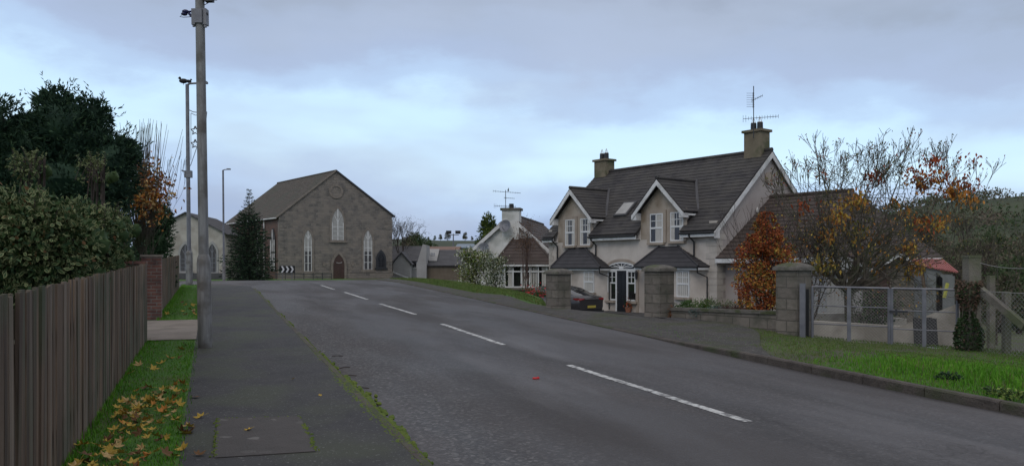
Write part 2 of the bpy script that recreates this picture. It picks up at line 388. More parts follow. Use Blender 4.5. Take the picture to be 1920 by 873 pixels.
def gmesh(name, ss, ts, zf, mats, under=0, mi=None):
    """sheet over lines of s (along) and t (across), in the road's own axes; t may be a function of s"""
    mb = MB(); nt_ = None
    rows = []
    for s in ss:
        tl = ts(s) if callable(ts) else ts
        nt_ = len(tl); rows.append([(t, s, zf(s, t)) for t in tl])
    for r_ in rows: mb.v += r_
    for i in range(len(rows) - 1):
        for j in range(nt_ - 1):
            a = i * nt_ + j; mb.f.append((a, a + 1, a + nt_ + 1, a + nt_)); mb.m.append(mi(rows[i][j][1], rows[i][j][0]) if mi else 0)
    o = mb.build(name, mats, None, True); o.rotation_euler = (0, 0, TH)
    return tag(o, kind='structure')
def fr(a, b, st_): return list(np.arange(a, b + 1e-6, st_))
def gz(s, t): return ground(*xy(s, t))

ss = [-900, -500, -300, -180, -110, -70, -45, -30] + fr(-20, 100, 1.0) + [105, 111, 118, 126, 136, 148, 162, 178, 196, 215, 235, 255, 275, 295, 315, 340, 370, 410, 480, 600, 800, 1200]
tt = [-1200, -700, -450, -330, -260, -200, -150, -110, -80, -60, -45, -35, -28, -22, -17, -13, -10, -8, -6, -4.5, -3.2, -2.2, -1.5, -1.1, -.9, -.5, 0, .5, 1, 1.5, 2.5, 3.5, 4.5, 5.5, 6.5, 7.0] + fr(7.4, 22, .4) + \
     [23, 24, 25.5, 27, 29, 31, 34, 37, 41, 46, 52, 60, 70, 82, 96, 112, 130, 150, 172, 196, 222, 250, 280, 315, 360, 430, 560, 800, 1300]
def dr0(s): return 10.0 - max(0, s - 17) * .13 if s < 20.8 else 9.5 + (s - 20.8) * .33
def dr1(s): return 11.6 + (s - 15.5) * .75
def flush(s): return sm(10, 14, s)
def gfun(s, t):
    z = gz(s, t)
    if 16.5 < s < 41: z -= .15 * sm(dr0(s), dr0(s) + .5, t) * sm(dr1(s), dr1(s) - .5, t) * sm(16.5, 17.5, s)
    if -20 <= s <= 82:
        lo = sm(-1.1, -.8, t) * sm(tk(s) + .15 + .75 * flush(s), tk(s) - .15 + .6 * flush(s), t)
        if s > 34: lo = max(lo, sm(tk(s) + .15, tk(s) - .15, t) * sm(tleft(s) - 2.2, tleft(s) + .0, t))
        z -= .22 * lo
    return z
gmesh('ground', ss, tt, gfun, ['grass', 'field', 'grass_moss'], mi=lambda s, t: 1 if math.hypot(s, t) > 100 else (2 if (8.6 < s < 24 and t > 7) or t > 14 else 0))
# ---------------------------------------------------------------- road surface: worn asphalt, laid in strips along the road
def asphalt():
    m = D.materials.new('road_asphalt'); m.use_nodes = True; t = m.node_tree; L = t.links.new; MATS['road_asphalt'] = m
    b = t.nodes['Principled BSDF']; tc = t.nodes.new('ShaderNodeTexCoord'); o = tc.outputs['Object']
    def nz(scale, det=5, st_=(1, 1, 1)):
        p = t.nodes.new('ShaderNodeMapping'); p.inputs['Scale'].default_value = st_; L(o, p.inputs[0])
        n = t.nodes.new('ShaderNodeTexNoise'); n.inputs['Scale'].default_value = scale; n.inputs['Detail'].default_value = det; L(p.outputs[0], n.inputs['Vector']); return n.outputs[0]
    def rp(src, stops):
        r = t.nodes.new('ShaderNodeValToRGB'); ramp(r, stops, 'LINEAR'); L(src, r.inputs[0]); return r.outputs[0]
    def mix(f, a, c, bt='MIX'):
        x = t.nodes.new('ShaderNodeMixRGB'); x.blend_type = bt
        for i, q in enumerate((f, a, c)):
            if isinstance(q, float): x.inputs[i].default_value = q
            elif isinstance(q, tuple): x.inputs[i].default_value = (*q, 1)
            else: L(q, x.inputs[i])
        return x.outputs[0]
    col = rp(nz(.9, 6, (1, .22, 1)), [(.32, (.044, .040, .042)), (.66, (.098, .092, .095))])
    col = mix(rp(nz(.5, 6, (1, .35, 1)), [(.50, (0, 0, 0)), (.66, (.8, .8, .8))]), col, (.062, .050, .046))         # reddish worn patches
    sp = t.nodes.new('ShaderNodeSeparateXYZ'); L(o, sp.inputs[0])
    sx_ = t.nodes.new('ShaderNodeSeparateXYZ'); L(o, sx_.inputs[0])
    wa = t.nodes.new('ShaderNodeMath'); wa.operation = 'MULTIPLY_ADD'; L(nz(.25, 3), wa.inputs[0]); wa.inputs[1].default_value = .7; L(sx_.outputs[0], wa.inputs[2])
    wb = t.nodes.new('ShaderNodeMath'); wb.operation = 'MULTIPLY'; L(wa.outputs[0], wb.inputs[0]); wb.inputs[1].default_value = 2 * math.pi / 1.6
    wc = t.nodes.new('ShaderNodeMath'); wc.operation = 'SINE'; L(wb.outputs[0], wc.inputs[0])
    col = mix(rp(wc.outputs[0], [(.1, (0, 0, 0)), (.95, (.7, .7, .7))]), col, (.040, .037, .038))
    # loose chippings towards the left kerb, with a wandering edge
    ad = t.nodes.new('ShaderNodeMath'); ad.operation = 'MULTIPLY_ADD'; L(nz(.45, 4), ad.inputs[0]); ad.inputs[1].default_value = 1.6; L(sp.outputs[0], ad.inputs[2])
    band = rp(ad.outputs[0], [(0, (0, 0, 0)), (.99, (0, 0, 0))])
    mr = t.nodes.new('ShaderNodeMapRange'); L(ad.outputs[0], mr.inputs[0]); mr.inputs[1].default_value = 4.1; mr.inputs[2].default_value = 2.6
    v = t.nodes.new('ShaderNodeTexVoronoi'); v.inputs['Scale'].default_value = 36; L(o, v.inputs['Vector'])
    sc = t.nodes.new('ShaderNodeSeparateColor'); L(v.outputs['Color'], sc.inputs[0])
    chips = rp(sc.outputs[0], [(.0, (.028, .026, .027)), (.55, (.052, .048, .048)), (.9, (.11, .104, .10)), (1, (.20, .19, .185))])
    fbm = t.nodes.new('ShaderNodeMath'); fbm.operation = 'MULTIPLY'; L(mr.outputs[0], fbm.inputs[0]); fbm.inputs[1].default_value = .8
    col = mix(.26, col, chips)
    col = mix(rp(nz(.28, 7, (1, .45, 1)), [(.44, (0, 0, 0)), (.58, (.75, .75, .75))]), col, (.052, .046, .045))
    col = mix(rp(nz(1.7, 6, (1, .16, 1)), [(.56, (0, 0, 0)), (.72, (.6, .6, .6))]), col, (.118, .112, .114)); col = mix(fbm.outputs[0], col, chips)
    # gutter grit
    mg = t.nodes.new('ShaderNodeMapRange'); L(ad.outputs[0], mg.inputs[0]); mg.inputs[1].default_value = 2.75; mg.inputs[2].default_value = 2.25
    g2 = t.nodes.new('ShaderNodeMath'); g2.operation = 'MULTIPLY'; L(mg.outputs[0], g2.inputs[0]); g2.inputs[1].default_value = .55
    col = mix(g2.outputs[0], col, (.070, .055, .050))
    # seams and cracks
    ck = t.nodes.new('ShaderNodeTexVoronoi'); ck.feature = 'DISTANCE_TO_EDGE'; ck.inputs['Scale'].default_value = .75
    wn = t.nodes.new('ShaderNodeTexNoise'); wn.inputs['Scale'].default_value = 2; wn.inputs['Detail'].default_value = 6; L(o, wn.inputs['Vector'])
    va = t.nodes.new('ShaderNodeVectorMath'); va.operation = 'ADD'; L(o, va.inputs[0]); L(wn.outputs['Color'], va.inputs[1]); L(va.outputs[0], ck.inputs['Vector'])
    crk = rp(ck.outputs['Distance'], [(.0, (1, 1, 1)), (.012, (0, 0, 0))]); msk = rp(nz(.33, 3), [(.56, (0, 0, 0)), (.64, (.7, .7, .7))])
    cm = mix(1.0, crk, msk, 'MULTIPLY'); col = mix(cm, col, (.026, .024, .024))
    L(col, b.inputs['Base Color'])
    L(rp(nz(.7, 5, (1, .3, 1)), [(.42, (.62,) * 3), (.62, (.88,) * 3)]), b.inputs['Roughness'])
    bp = t.nodes.new('ShaderNodeBump'); bp.inputs['Distance'].default_value = .006
    vb = t.nodes.new('ShaderNodeTexVoronoi'); vb.inputs['Scale'].default_value = 60; L(o, vb.inputs['Vector']); L(vb.outputs['Distance'], bp.inputs['Height']); L(bp.outputs[0], b.inputs['Normal'])
asphalt()
RZ = -.075
rs = fr(-16, 33, 1.0) + fr(33.25, 48, .25) + fr(49, 80, 1)
gmesh('road', rs, lambda s: [lerp(tleft(s), tk(s) + .02, k / 14) for k in range(15)], lambda s, t: prof(s) + RZ, 'road_asphalt')
def line_strip(name, segs, wd, mats):
    mb = MB()
    for (s0, s1, t0, t1) in segs:
        n = max(2, int((s1 - s0) / .5)); o = len(mb.v)
        for i in range(n + 1):
            s = lerp(s0, s1, i / n); t = lerp(t0, t1, i / n); j = .006 * math.sin(s * 9.1)
            mb.v += [(t - wd / 2 + j, s, prof(s) + RZ + .004), (t + wd / 2 + j, s, prof(s) + RZ + .004)]
        for i in range(n): a = o + 2 * i; mb.f.append((a, a + 1, a + 3, a + 2)); mb.m.append(0)
    ob = mb.build(name, mats); ob.rotation_euler = (0, 0, TH); return tag(ob, kind='structure')
CE = RZ + .004
def onroad(px, py, c=RZ, a=.0206):
    dx = (px - CX) / F; dz = -(py - HY) / F
    l = (CZ - c) / (a * (U.x * dx + U.y) - dz); return st(l * dx, l)
seg = []
for (p0, p1) in (((1402, 790), (1066, 684)), ((944, 646), (829, 607)), ((779, 589), (712, 569)), ((689, 561), (646, 547.5)), ((627, 542.5), (602, 534.5))):
    a, b_ = onroad(*p0), onroad(*p1); seg.append((a[0], b_[0], a[1], b_[1]))
seg.append((seg[0][0] - 6, seg[0][0] - 2, seg[0][2], seg[0][2]))
line_strip('centre_line', seg, .11, 'road_paint')
line_strip('give_way_line', [(36.6 + .9 * k, 37.0 + .9 * k, -1.6 - 1.4 * k, -1.9 - 1.4 * k) for k in range(4)], .2, 'road_paint')
# left: grass verge, footpath, edging
gmesh('verge_left', fr(-16, 36, .5), [-1.02, -.8, -.5, -.3, -.17], lambda s, t: prof(s) + .008 + .02 * math.sin(t * 3.6 + 3.5) ** 2, 'grass')
gmesh('footpath_left', fr(-16, 35, 1) + fr(35.25, 39, .25), lambda s: [lerp(-.20 if s < 35.6 else tleft(s) - 1.9, tleft(s) - .07, k / 5) for k in range(6)],
      lambda s, t: prof(s) + .012, 'pavement_asphalt')
def kerb(name, ss_, tf, wd, top, mats, gap, bot=RZ - .1):
    """a row of kerb stones butted end to end"""
    mb = MB()
    for i in range(len(ss_) - 1):
        a, b2 = ss_[i], ss_[i + 1] - gap
        p = [(tf(a), a), (tf(b2), b2), (tf(b2) + wd, b2), (tf(a) + wd, a)]
        c = .018
        q = [(tf(a) + c, a + .004), (tf(b2) + c, b2 - .004), (tf(b2) + wd - c, b2 - .004), (tf(a) + wd - c, a + .004)]
        z = [prof(v[1]) + top(v[1]) for v in p]
        v = [(x, y, prof(y) + bot) for x, y in p] + [(x, y, zz - c) for (x, y), zz in zip(p, z)] + [(x, y, zz) for (x, y), zz in zip(q, z)]
        mb.add(v, [(0, 1, 5, 4), (1, 2, 6, 5), (2, 3, 7, 6), (3, 0, 4, 7), (4, 5, 9, 8), (5, 6, 10, 9), (6, 7, 11, 10), (7, 4, 8, 11), (8, 9, 10, 11)])
    o = mb.build(name, mats); o.rotation_euler = (0, 0, TH); return tag(o, kind='structure')
kerb('kerb_left', fr(-16, 34, .915), lambda s: tleft(s) - .08, .10, lambda s: .014, 'kerbstone', .006)
kerb('kerb_right', fr(-16, 50, .915), lambda s: tk(s), .13, lambda s: lerp(.040, -.045, sm(9, 14, s)), 'kerbstone', .012)
# right: tarmac footpath that narrows out to grass near the camera
def fpz(s, t):
    z = gz(s, t) + .010 if 15.5 < s < 28 else max(prof(s), gz(s, t)) + .010
    return z - .052 * flush(s) * sm(tk(s) + 1.1, tk(s) + .1, t)
gmesh('footpath_right', fr(9.2, 74, .5), lambda s: [lerp(tk(s) + .02 if s > 49 else tk(s) + .12, tk(s) + .13 + fpw(s), k / 6) for k in range(7)], fpz, 'verge_gravel')
# driveway ramp from the footpath into the yard of the house
def drv(s, t): return gz(s, t) + .016
gmesh('driveway', fr(15.5, 41.5, .4), lambda s: [lerp(dr0(s), dr1(s), k / 26) for k in range(27)], drv, 'driveway_tarmac')
# moss in the joint between footpath and road
random.seed(5)
mb = MB()
for k in range(7500):
    s = 3.4 + 30 * random.random() ** 1.5; t0 = tleft(s) - .03
    wgt = max(0, .30 + .35 * math.sin(s * 1.7) * math.sin(s * .63 + 1)) + .65 * sm(6.0, 7.6, s) * sm(12.5, 9.5, s)
    if random.random() > .30 + .70 * wgt: continue
    r_ = random.uniform(.010, .032) * (.5 + wgt); t0 += random.gauss(0, .014 + .034 * wgt); hgt = random.uniform(.002, .010)
    mb.ball((t0, s, prof(s) - .004), (r_ * .7, r_ * 1.7, hgt + .012), nu=6, nv=4)
o = mb.build('moss', 'moss', None, True); o.rotation_euler = (0, 0, TH); tag(o, kind='stuff', label='bright green moss along the joint between footpath and road', cat='moss')
# patched slab in the footpath
a, b_ = onroad(405, 783, .012), onroad(590, 845, .012)
mb = MB(); cs, ct = onroad(493, 818, .012)
c1, c2, c3, c4 = onroad(408, 784, .0125), onroad(562, 780, .0125), onroad(592, 846, .0125), onroad(402, 858, .0125)
def zpt(c, h=.0): return (c[1], c[0], prof(c[0]) + .0125 + h)
mb.prism([zpt(c, .002) for c in (c1, c2, c3, c4)], (0, 0, .004)); o = mb.build('footpath_patch', 'inspection_cover'); o.rotation_euler = (0, 0, TH); tag(o, kind='structure')
mb = MB(); random.seed(8)
for (p, q) in ((c1, c4), (c2, c3), (c1, c2)):
    for k in range(46 if p != c1 or q != c2 else 10):
        f = random.random(); s = lerp(p[0], q[0], f); t = lerp(p[1], q[1], f) + random.gauss(0, .010)
        mb.ball((t, s, prof(s) + .012), (random.uniform(.006, .018), random.uniform(.01, .03), .012), nu=6, nv=4)
o = mb.build('moss', 'moss', None, True); o.rotation_euler = (0, 0, TH); tag(o, kind='stuff', label='thin green moss round the edges of the footpath slab', cat='moss')
# concrete path through the verge to the brick pillar
p1 = onroad(290, 615, .0)[0]; p0 = onroad(290, 641, .0)[0]
gmesh('garden_path', fr(p0, p0 + 4.0, .2), [-3.5, -2, -1.0, -.6, -.19], lambda s, t: prof(s) + .034, 'concrete_path')

# ---------------------------------------------------------------- grass blades
def blades(name, n, sf, tf, hf, mats, seed, label, dens=None, wd=.006):
    rng = np.random.default_rng(seed); v = []; f = []; m = []
    for k in range(n):
        s = sf(rng); t = tf(rng, s)
        if dens and rng.random() > dens(s, t): continue
        h = hf(s, t) * rng.uniform(.5, 1.25); a = rng.uniform(0, 6.28); le = rng.uniform(.1, .6) * h; w_ = wd * rng.uniform(.7, 1.4)
        ca, sa = math.cos(a), math.sin(a); z = (prof(s) if t < 7 else gz(s, t)); o = len(v)
        lx, ly = le * math.cos(a + 1.57), le * math.sin(a + 1.57)
        v += [(t - w_ * ca, s - w_ * sa, z - .01), (t + w_ * ca, s + w_ * sa, z - .01), (t + lx * .4 + w_ * .7 * ca, s + ly * .4 + w_ * .7 * sa, z + h * .6),
              (t + lx * .4 - w_ * .7 * ca, s + ly * .4 - w_ * .7 * sa, z + h * .6), (t + lx, s + ly, z + h)]
        f += [(o, o + 1, o + 2, o + 3), (o + 3, o + 2, o + 4)]; q = 1 if rng.random() < .10 else 0; m += [q, q]
    mb = MB(); mb.v, mb.f, mb.m = v, f, m
    ob = mb.build(name, mats); ob.rotation_euler = (0, 0, TH); return tag(ob, label, 'grass', kind='stuff')
gp = (p0 - .05, p0 + 4.05)
blades('grass', 52000, lambda r: 3 + 34 * r.random() ** 1.9, lambda r, s: r.uniform(-1.03, -.15) - .03 * r.random(), lambda s, t: .046 + .03 * (t < -.9), ['blade', 'blade_dry'], 3,
       'short bright grass on the verge between wooden fence and footpath', lambda s, t: 0 if gp[0] < s < gp[1] else (1 if t < -.22 else .35), wd=.004)
def rverge(s, t):
    lo = tk(s) + .14
    if t < lo: return 0
    if s > 9.2 and t < lo + fpw(s): return .02
    return lerp(1, .10, sm(8.0, 9.8, s - (t - 8) * .45))
blades('grass', 60000, lambda r: 2.0 + 13 * r.random(), lambda r, s: r.uniform(7.6, 13.5), lambda s, t: lerp(.085, .022, sm(7.2, 10.8, s)) * lerp(.5, 1.25, sm(7.7, 9.0, t)) * lerp(1, .45, sm(9.6, 11.5, t)), ['blade', 'blade_dry'], 4,
       'longer lush grass on the raised verge below the gate and ivy post', rverge, wd=.005)
blades('grass', 34000, lambda r: 6.5 + 8.5 * r.random(), lambda r, s: r.uniform(7.8, 13.8), lambda s, t: .026, ['blade_mix', 'blade_dry'], 14,
       'short patchy mossy grass between footpath and mesh gate', lambda s, t: 0 if t < tk(s) + .12 + fpw(s) * .85 else (1 if mnoise.noise(Vector((s * 1.1, t * 1.1, 0))) > -.15 else .25), wd=.005)
blades('grass', 16000, lambda r: 26 + 22.5 * r.random(), lambda r, s: tk(s) + .15 + fpw(s) + r.random() * 2.0, lambda s, t: .05, ['blade_mix', 'blade_dry'], 6,
       'grass strip sloping away beside the far side of the road', None, wd=.012)
# ---------------------------------------------------------------- shared building pieces
def lancet(cx, w_, z0, zs, z1, n=7):
    """outline of a pointed window: foot z0, springing zs, point z1"""
    h = w_ / 2; pts = [(cx - h, z0), (cx + h, z0)]
    # two arcs, each struck from the far side of the opening, meet in a point
    r_ = (h * h * 4 + 4 * (z1 - zs) ** 2) / (4 * w_); am = math.asin(min(1, (z1 - zs) / r_))
    arcp = [(r_ * (1 - math.cos(am * k / n)), r_ * math.sin(am * k / n)) for k in range(n + 1)]
    sc = h / max(1e-6, arcp[-1][0]) if arcp[-1][0] > 0 else 1
    pts += [(cx + h - x * sc, zs + z) for x, z in arcp]
    pts += [(cx - h + x * sc, zs + z) for x, z in arcp[-2::-1]]
    return pts
def ring(mb, outer, inner, y0, y1, m=0):
    n = len(outer); o = len(mb.v)
    for ps in (outer, inner):
        for y in (y0, y1): mb.v += [(p[0], y, p[1]) for p in ps]
    for i in range(n):
        j = (i + 1) % n
        mb.f += [(o + i, o + j, o + 2 * n + j, o + 2 * n + i), (o + n + i, o + 3 * n + i, o + 3 * n + j, o + n + j),
                 (o + i, o + n + i, o + n + j, o + j), (o + 2 * n + i, o + 2 * n + j, o + 3 * n + j, o + 3 * n + i)]; mb.m += [m] * 4
def sash_window(par, x0, x1, z0, z1, y, cur=True, grid=(2, 2), lower=.5, ear=True, xf=None, sill=True):
    """white window: part > glass, curtain, sill, surround. y = wall face; xf bends it onto a canted wall"""
    f = MB(); fw = .055
    def bx(mb, a, b_, c, d, e, g):
        mb.box(a, b_, c, d, e, g)
    for a in ((x0, x0 + fw), (x1 - fw, x1)): f.box(a[0], a[1], y - .05, y + .05, z0, z1)
    zm = lerp(z0, z1, lower)
    for a in ((z0, z0 + fw), (z1 - fw, z1), (zm - .045, zm + .045)): f.box(x0 + fw, x1 - fw, y - .05, y + .05, a[0], a[1])
    iw = x1 - x0 - 2 * fw
    for k in range(1, grid[0]): xx = x0 + fw + iw * k / grid[0]; f.box(xx - .016, xx + .016, y - .042, y - .01, zm + .045, z1 - fw)
    for k in range(1, grid[1]): zz = lerp(zm + .045, z1 - fw, k / grid[1]); f.box(x0 + fw, x1 - fw, y - .040, y - .012, zz - .016, zz + .016)
    g = MB(); g.box(x0 + fw, x1 - fw, y - .022, y + .02, z0 + fw, z1 - fw)
    o = f.build('window', 'white_upvc'); go = g.build('glass', 'glass_dark', o)
    obs = [o]
    if cur:
        c = MB()
        for sgn, wd in cur:
            n = 5; xa = x0 + fw if sgn < 0 else x1 - fw - wd * iw
            for k in range(n):
                a = xa + wd * iw * k / n; c.box(a, a + wd * iw / n * .9, y - .027 - .003 * (k % 2), y - .0225, z0 + fw, z1 - fw)
        c.build('curtain', 'curtain', o)
    if sill:
        s_ = MB(); s_.box(x0 - .12, x1 + .12, y - .16, y + .03, z0 - .12, z0 - .004); s_.build('sill', 'surround_stone', o)
    o.parent = par
    if xf is not None: o.matrix_parent_inverse = xf
    return o

# ================================================================ HOUSE with gablets
o0 = P(1344, 500, 37); hz = -.80
HA = math.atan2(-.796, .605)
HF = Fr((o0.x, o0.y, hz), HA)
house = thing('detached_house', 'large cream rendered house with two white trimmed gablets, bay windows and arched black front door', 'house', HF.o, HA)
W = -HF.x(1030); EV = 4.36; DEP = 8.1; RI = 8.05; OH = .38
def hxz(px, py, yo=0): x, z = HF.loc(px, py, yo); return x, z
# gablets: (left x, right x, apex z, foot z)
gab = []
for (pa, pb, pap, pyap, pyft) in ((1047, 1112, 1075, 356, 404), (1202, 1283, 1241, 338, 392)):
    xa, xb = HF.x(pa), HF.x(pb); gab.append((xa, xb, hxz(pap, pyap, -.2)[1], hxz((pa + pb) / 2, pyft, -.2)[1]))
wall = MB()
pts = [(-W, 0), (0, 0), (0, EV)]
for (xa, xb, za, zf) in reversed(gab):
    xm = (xa + xb) / 2; pts += [(xb, EV), (xb, zf), (xm, za - .1), (xa, zf), (xa, EV)]
pts += [(-W, EV)]
# front face as separate convex pieces
wall.box(-W, 0, 0, .3, -.6, EV)
for (xa, xb, za, zf) in gab:
    xm = (xa + xb) / 2
    kz = (zf - EV) / (RI - EV) * (DEP / 2)
    wall.box(xa, xb, .003, kz + .3, EV, zf); wall.xz([(xa, zf), (xb, zf), (xm, za - .12)], .003, .25)
wall.build('wall', 'render_house', house)
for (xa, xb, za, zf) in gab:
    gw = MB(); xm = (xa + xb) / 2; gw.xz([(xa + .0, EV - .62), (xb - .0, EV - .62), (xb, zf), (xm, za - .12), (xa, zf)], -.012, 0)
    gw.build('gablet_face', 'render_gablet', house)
g = MB()
for xx in (0, -W + .3):
    g.prism([(xx, .3, -.6), (xx, DEP, -.6), (xx, DEP, EV), (xx, DEP / 2, RI), (xx, .3, EV + (RI - EV) * .3 / (DEP / 2))], (-.3, 0, 0))
g.box(-W, 0, DEP, DEP + .3, -.6, EV)
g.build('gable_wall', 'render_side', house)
# quoins
for side in (0, 1):
  q = MB()
  for k in range(15):
    z = .02 + k * .30; l = .62 if k % 2 else .42
    q.box(-l, .022, -.025, .42 if k % 2 else .62, z, z + .275) if side else q.box(-W - .02, -W + l * .6, -.025, .3, z, z + .275)
  q.build('quoins', 'quoin_stone', house)
# main roof, cut round the gablets
def zr(y): return EV - .06 + (RI - EV) * (y) / (DEP / 2) + .10
ro = MB(); xl, xr = -W - .18, .16; yr = DEP / 2
cuts = [xl]
for (xa, xb, za, zf) in gab: cuts += [xa - .02, xb + .02]
cuts += [xr]
for i in range(5):
    a, b_ = cuts[i], cuts[i + 1]
    y0 = -OH if i % 2 == 0 else (gab[i // 2][3] - EV) / (RI - EV) * (DEP / 2) - .1
    ro.slope((a, y0, zr(y0)), (b_, y0, zr(y0)), (b_, yr, zr(yr)), (a, yr, zr(yr)))
ro.slope((xl, DEP + OH, zr(-OH)), (xr, DEP + OH, zr(-OH)), (xr, yr, zr(yr)), (xl, yr, zr(yr)))
ro.tube([(xl, yr, zr(yr) + .02), (xr, yr, zr(yr) + .02)], .11, 8)
roof = ro.build('roof', 'roof_tile', house)
# gablet roofs
for gi, (xa, xb, za, zf) in enumerate(gab):
    xm = (xa + xb) / 2; o_ = .30; rb = (za - zf) / ((xb - xa) / 2); ze = zf - rb * o_ * .9
    yb = (za + .12 - EV - .04) / (RI - EV) * (DEP / 2); ye = max(.2, (ze - EV) / (RI - EV) * DEP / 2) + .12
    m_ = MB()
    for sg in (-1, 1):
        xe = xm + sg * ((xb - xa) / 2 + o_)
        m_.slope((xe, -OH - .02, ze + .1), (xe, ye, ze + .1), (xm, yb, za + .1), (xm, -OH - .02, za + .1), .27, .022, .08)
    m_.tube([(xm, -OH - .05, za + .13), (xm, yb - .1, za + .13)], .09, 8)
    gr = m_.build('gablet_roof', 'roof_tile', house)
    t_ = MB()
    for sg in (-1, 1):      # barge boards
        xe = xm + sg * ((xb - xa) / 2 + o_ - .02)
        t_.xz([(xm, za + .03), (xe, ze + .03), (xe, ze - .19), (xm - sg * 0, za - .24)], -OH - .05, -OH)
        t_.xz([(xe, ze - .04), (xe, ze - .20), (xe - sg * .30, ze - .20), (xe - sg * .30, ze + .16)], -OH + .004, -.02)
        t_.box(min(xe, xe - sg * .04), max(xe, xe - sg * .04), -OH, ye + .02, ze - .09, ze + .0)
    t_.build('bargeboard', 'white_trim', gr)
    ld = MB(); e = .02
    ld.bar((xb + o_ * .7, ye + .02, ze + .20), (xm, yb + .02, za + .22), .13, .03); ld.build('flashing', 'far_slate', gr)
# gable barge boards and eaves fascia
for xx in (xl - .02, xr - .02):
    t_ = MB()
    for sg in (0, 1):
        ya = -OH if sg == 0 else DEP + OH
        t_.prism([(xx, ya, zr(-OH) - .10), (xx, yr, zr(yr) - .10), (xx, yr, zr(yr) - .38), (xx, ya, zr(-OH) - .36)], (.05, 0, 0))
    if xx < 0 and xx < -5: t_.build('bargeboard', 'white_trim', house)
t_.prism([(xr - .01, -OH, zr(-OH) - .38), (xr - .01, -.02, zr(-OH) - .38), (xr - .01, -.02, zr(0) - .12), (xr - .01, -OH, zr(-OH) - .12)], (.04, 0, 0))
t_.build('bargeboard', 'white_trim', house)
for i in (0, 2, 4):
    t_ = MB(); gt_ = MB(); a, b_ = cuts[i], cuts[i + 1]
    t_.box(a + .02, b_ - .02, -OH + .02, -OH + .05, zr(-OH) - .30, zr(-OH) - .10); t_.box(a + .02, b_ - .02, -OH + .05, -.004, zr(-OH) - .30, zr(-OH) - .275)
    gt_.tube([(a + .02, -OH - .04, zr(-OH) - .11), (b_ - .02, -OH - .04, zr(-OH) - .11)], .055, 8)
    t_.build('fascia', 'white_trim', house); gt_.build('gutter', 'black_pipe', house)
for px in (1046, 1118, 1302):
    d_ = MB(); xx = HF.x(px); zt = zr(-OH) - .14
    d_.tube([(xx, -OH - .03, zt), (xx, -OH - .03, zt - .1), (xx + .03, -.07, zt - .38), (xx + .03, -.07, 2.35 if px < 1300 else .1)], .042, 8); d_.build('downpipe', 'black_pipe', house)
# roof window
rx0, rx1 = HF.x(1156, .6), HF.x(1184, .9); ya, yb2 = .40, 1.15
ya = 1.0; yb2 = 1.75; nrm = Vector((0, -(RI - EV), DEP / 2)).normalized()
x0, z0 = hxz(1152, 405, .75); x1, z1 = hxz(1180, 388, 1.5)
rx0, rx1 = HF.x(1152, .75), HF.x(1176, .75) 
k_ = MB(); a = Vector((rx0, .7, zr(.7))) + nrm * .03; b_ = Vector((rx1, .7, zr(.7))) + nrm * .03; up = Vector((0, DEP / 2, RI - EV)).normalized() * 1.15
k_.prism([a, b_, b_ + up, a + up], nrm * .09); rw = k_.build('roof_window', 'far_slate', house)
k_ = MB(); dx = (b_ - a) * .1; dy = up * .1; k_.prism([a + dx + dy, b_ - dx + dy, b_ - dx + up - dy, a + dx + up - dy], nrm * .10); k_.build('glass', 'shutter_white', rw)
# chimneys
def chimney(par, cx, cy, w_, d_, z0, z1, matn='chimney_render', pots=2, cones=True, potm='black_pipe'):
    c = MB(); c.box(cx - w_ / 2, cx + w_ / 2, cy - d_ / 2, cy + d_ / 2, z0, z1)
    c.box(cx - w_ / 2 - .09, cx + w_ / 2 + .09, cy - d_ / 2 - .09, cy + d_ / 2 + .09, z1, z1 + .12)
    ob = c.build('chimney', matn, par)
    for k in range(pots):
        p = MB(); px = cx + (k - (pots - 1) / 2) * .38
        p.tube([(px, cy, z1 + .12), (px, cy, z1 + .5)], [.15, .14], 10); po = p.build('chimney_pot', potm, ob)
        if cones:
            p = MB(); 
            for q in range(5):
                an = q * 1.2566; p.tube([(px + .12 * math.cos(an), cy + .12 * math.sin(an), z1 + .5), (px, cy, z1 + .78)], .012, 4)
            p.tube([(px, cy, z1 + .5), (px, cy, z1 + .53)], [.125, .10], 10); p.build('cowl', 'cable_white', po)
    return ob
xc = HF.x(1419, yr) ; chimney(house, HF.x(1419, yr), yr, .98, .75, RI - .5, hxz(1419, 249, yr)[1])
chimney(house, HF.x(1133, yr), yr, .98, .75, RI - .5, hxz(1133, 303, yr)[1])
# aerial on the right chimney (strapped to it, moves with it: a thing of its own)
def aerial(loc, rz, label, h, kind):
    t = thing('tv_aerial', label, 'aerial', loc, rz)
    m_ = MB(); m_.tube([(0, 0, -.6), (0, 0, h)], .022, 6); m_.build('mast', 'dark_metal', t)
    def yagi(z, L0, L1, n, yaw, lift=0, el=.32):
        b = MB(); dr = Vector((math.cos(yaw), math.sin(yaw), lift)).normalized(); pr = Vector((-dr.y, dr.x, 0)).normalized()
        if kind == 'v': pr2 = Vector((0, 0, 1))
        else: pr2 = Vector((0, 0, 1))
        c = Vector((0, 0, z)); b.tube([c - dr * L0, c + dr * L1], .013, 5)
        for k in range(n):
            f = lerp(-L0, L1, k / (n - 1)); e = el * (1 if k < 2 else .55); b.tube([c + dr * f - pr2 * e * .5, c + dr * f + pr2 * e * .5], .008, 4)
        b.build('antenna', 'dark_metal', t)
    return t, yagi
pa = P(1413, 236, 39.3)
aer, yg = aerial(pa, HA * 0, 'tall television aerial strapped to the chimney at the right end of the cream house', 1.95, 'v')
yg(.38, .50, 1.18, 14, R(-8), .05, .34); yg(1.28, .12, .62, 7, R(25), .45, .22)
b = MB()
for k in range(7): b.tube([(-.33, .05, .95 + k * .11), (.06, .05, .95 + k * .11)], .007, 4)
b.tube([(-.02, .05, .9), (-.02, .05, 1.65)], .01, 4); b.build('reflector', 'dark_metal', aer)
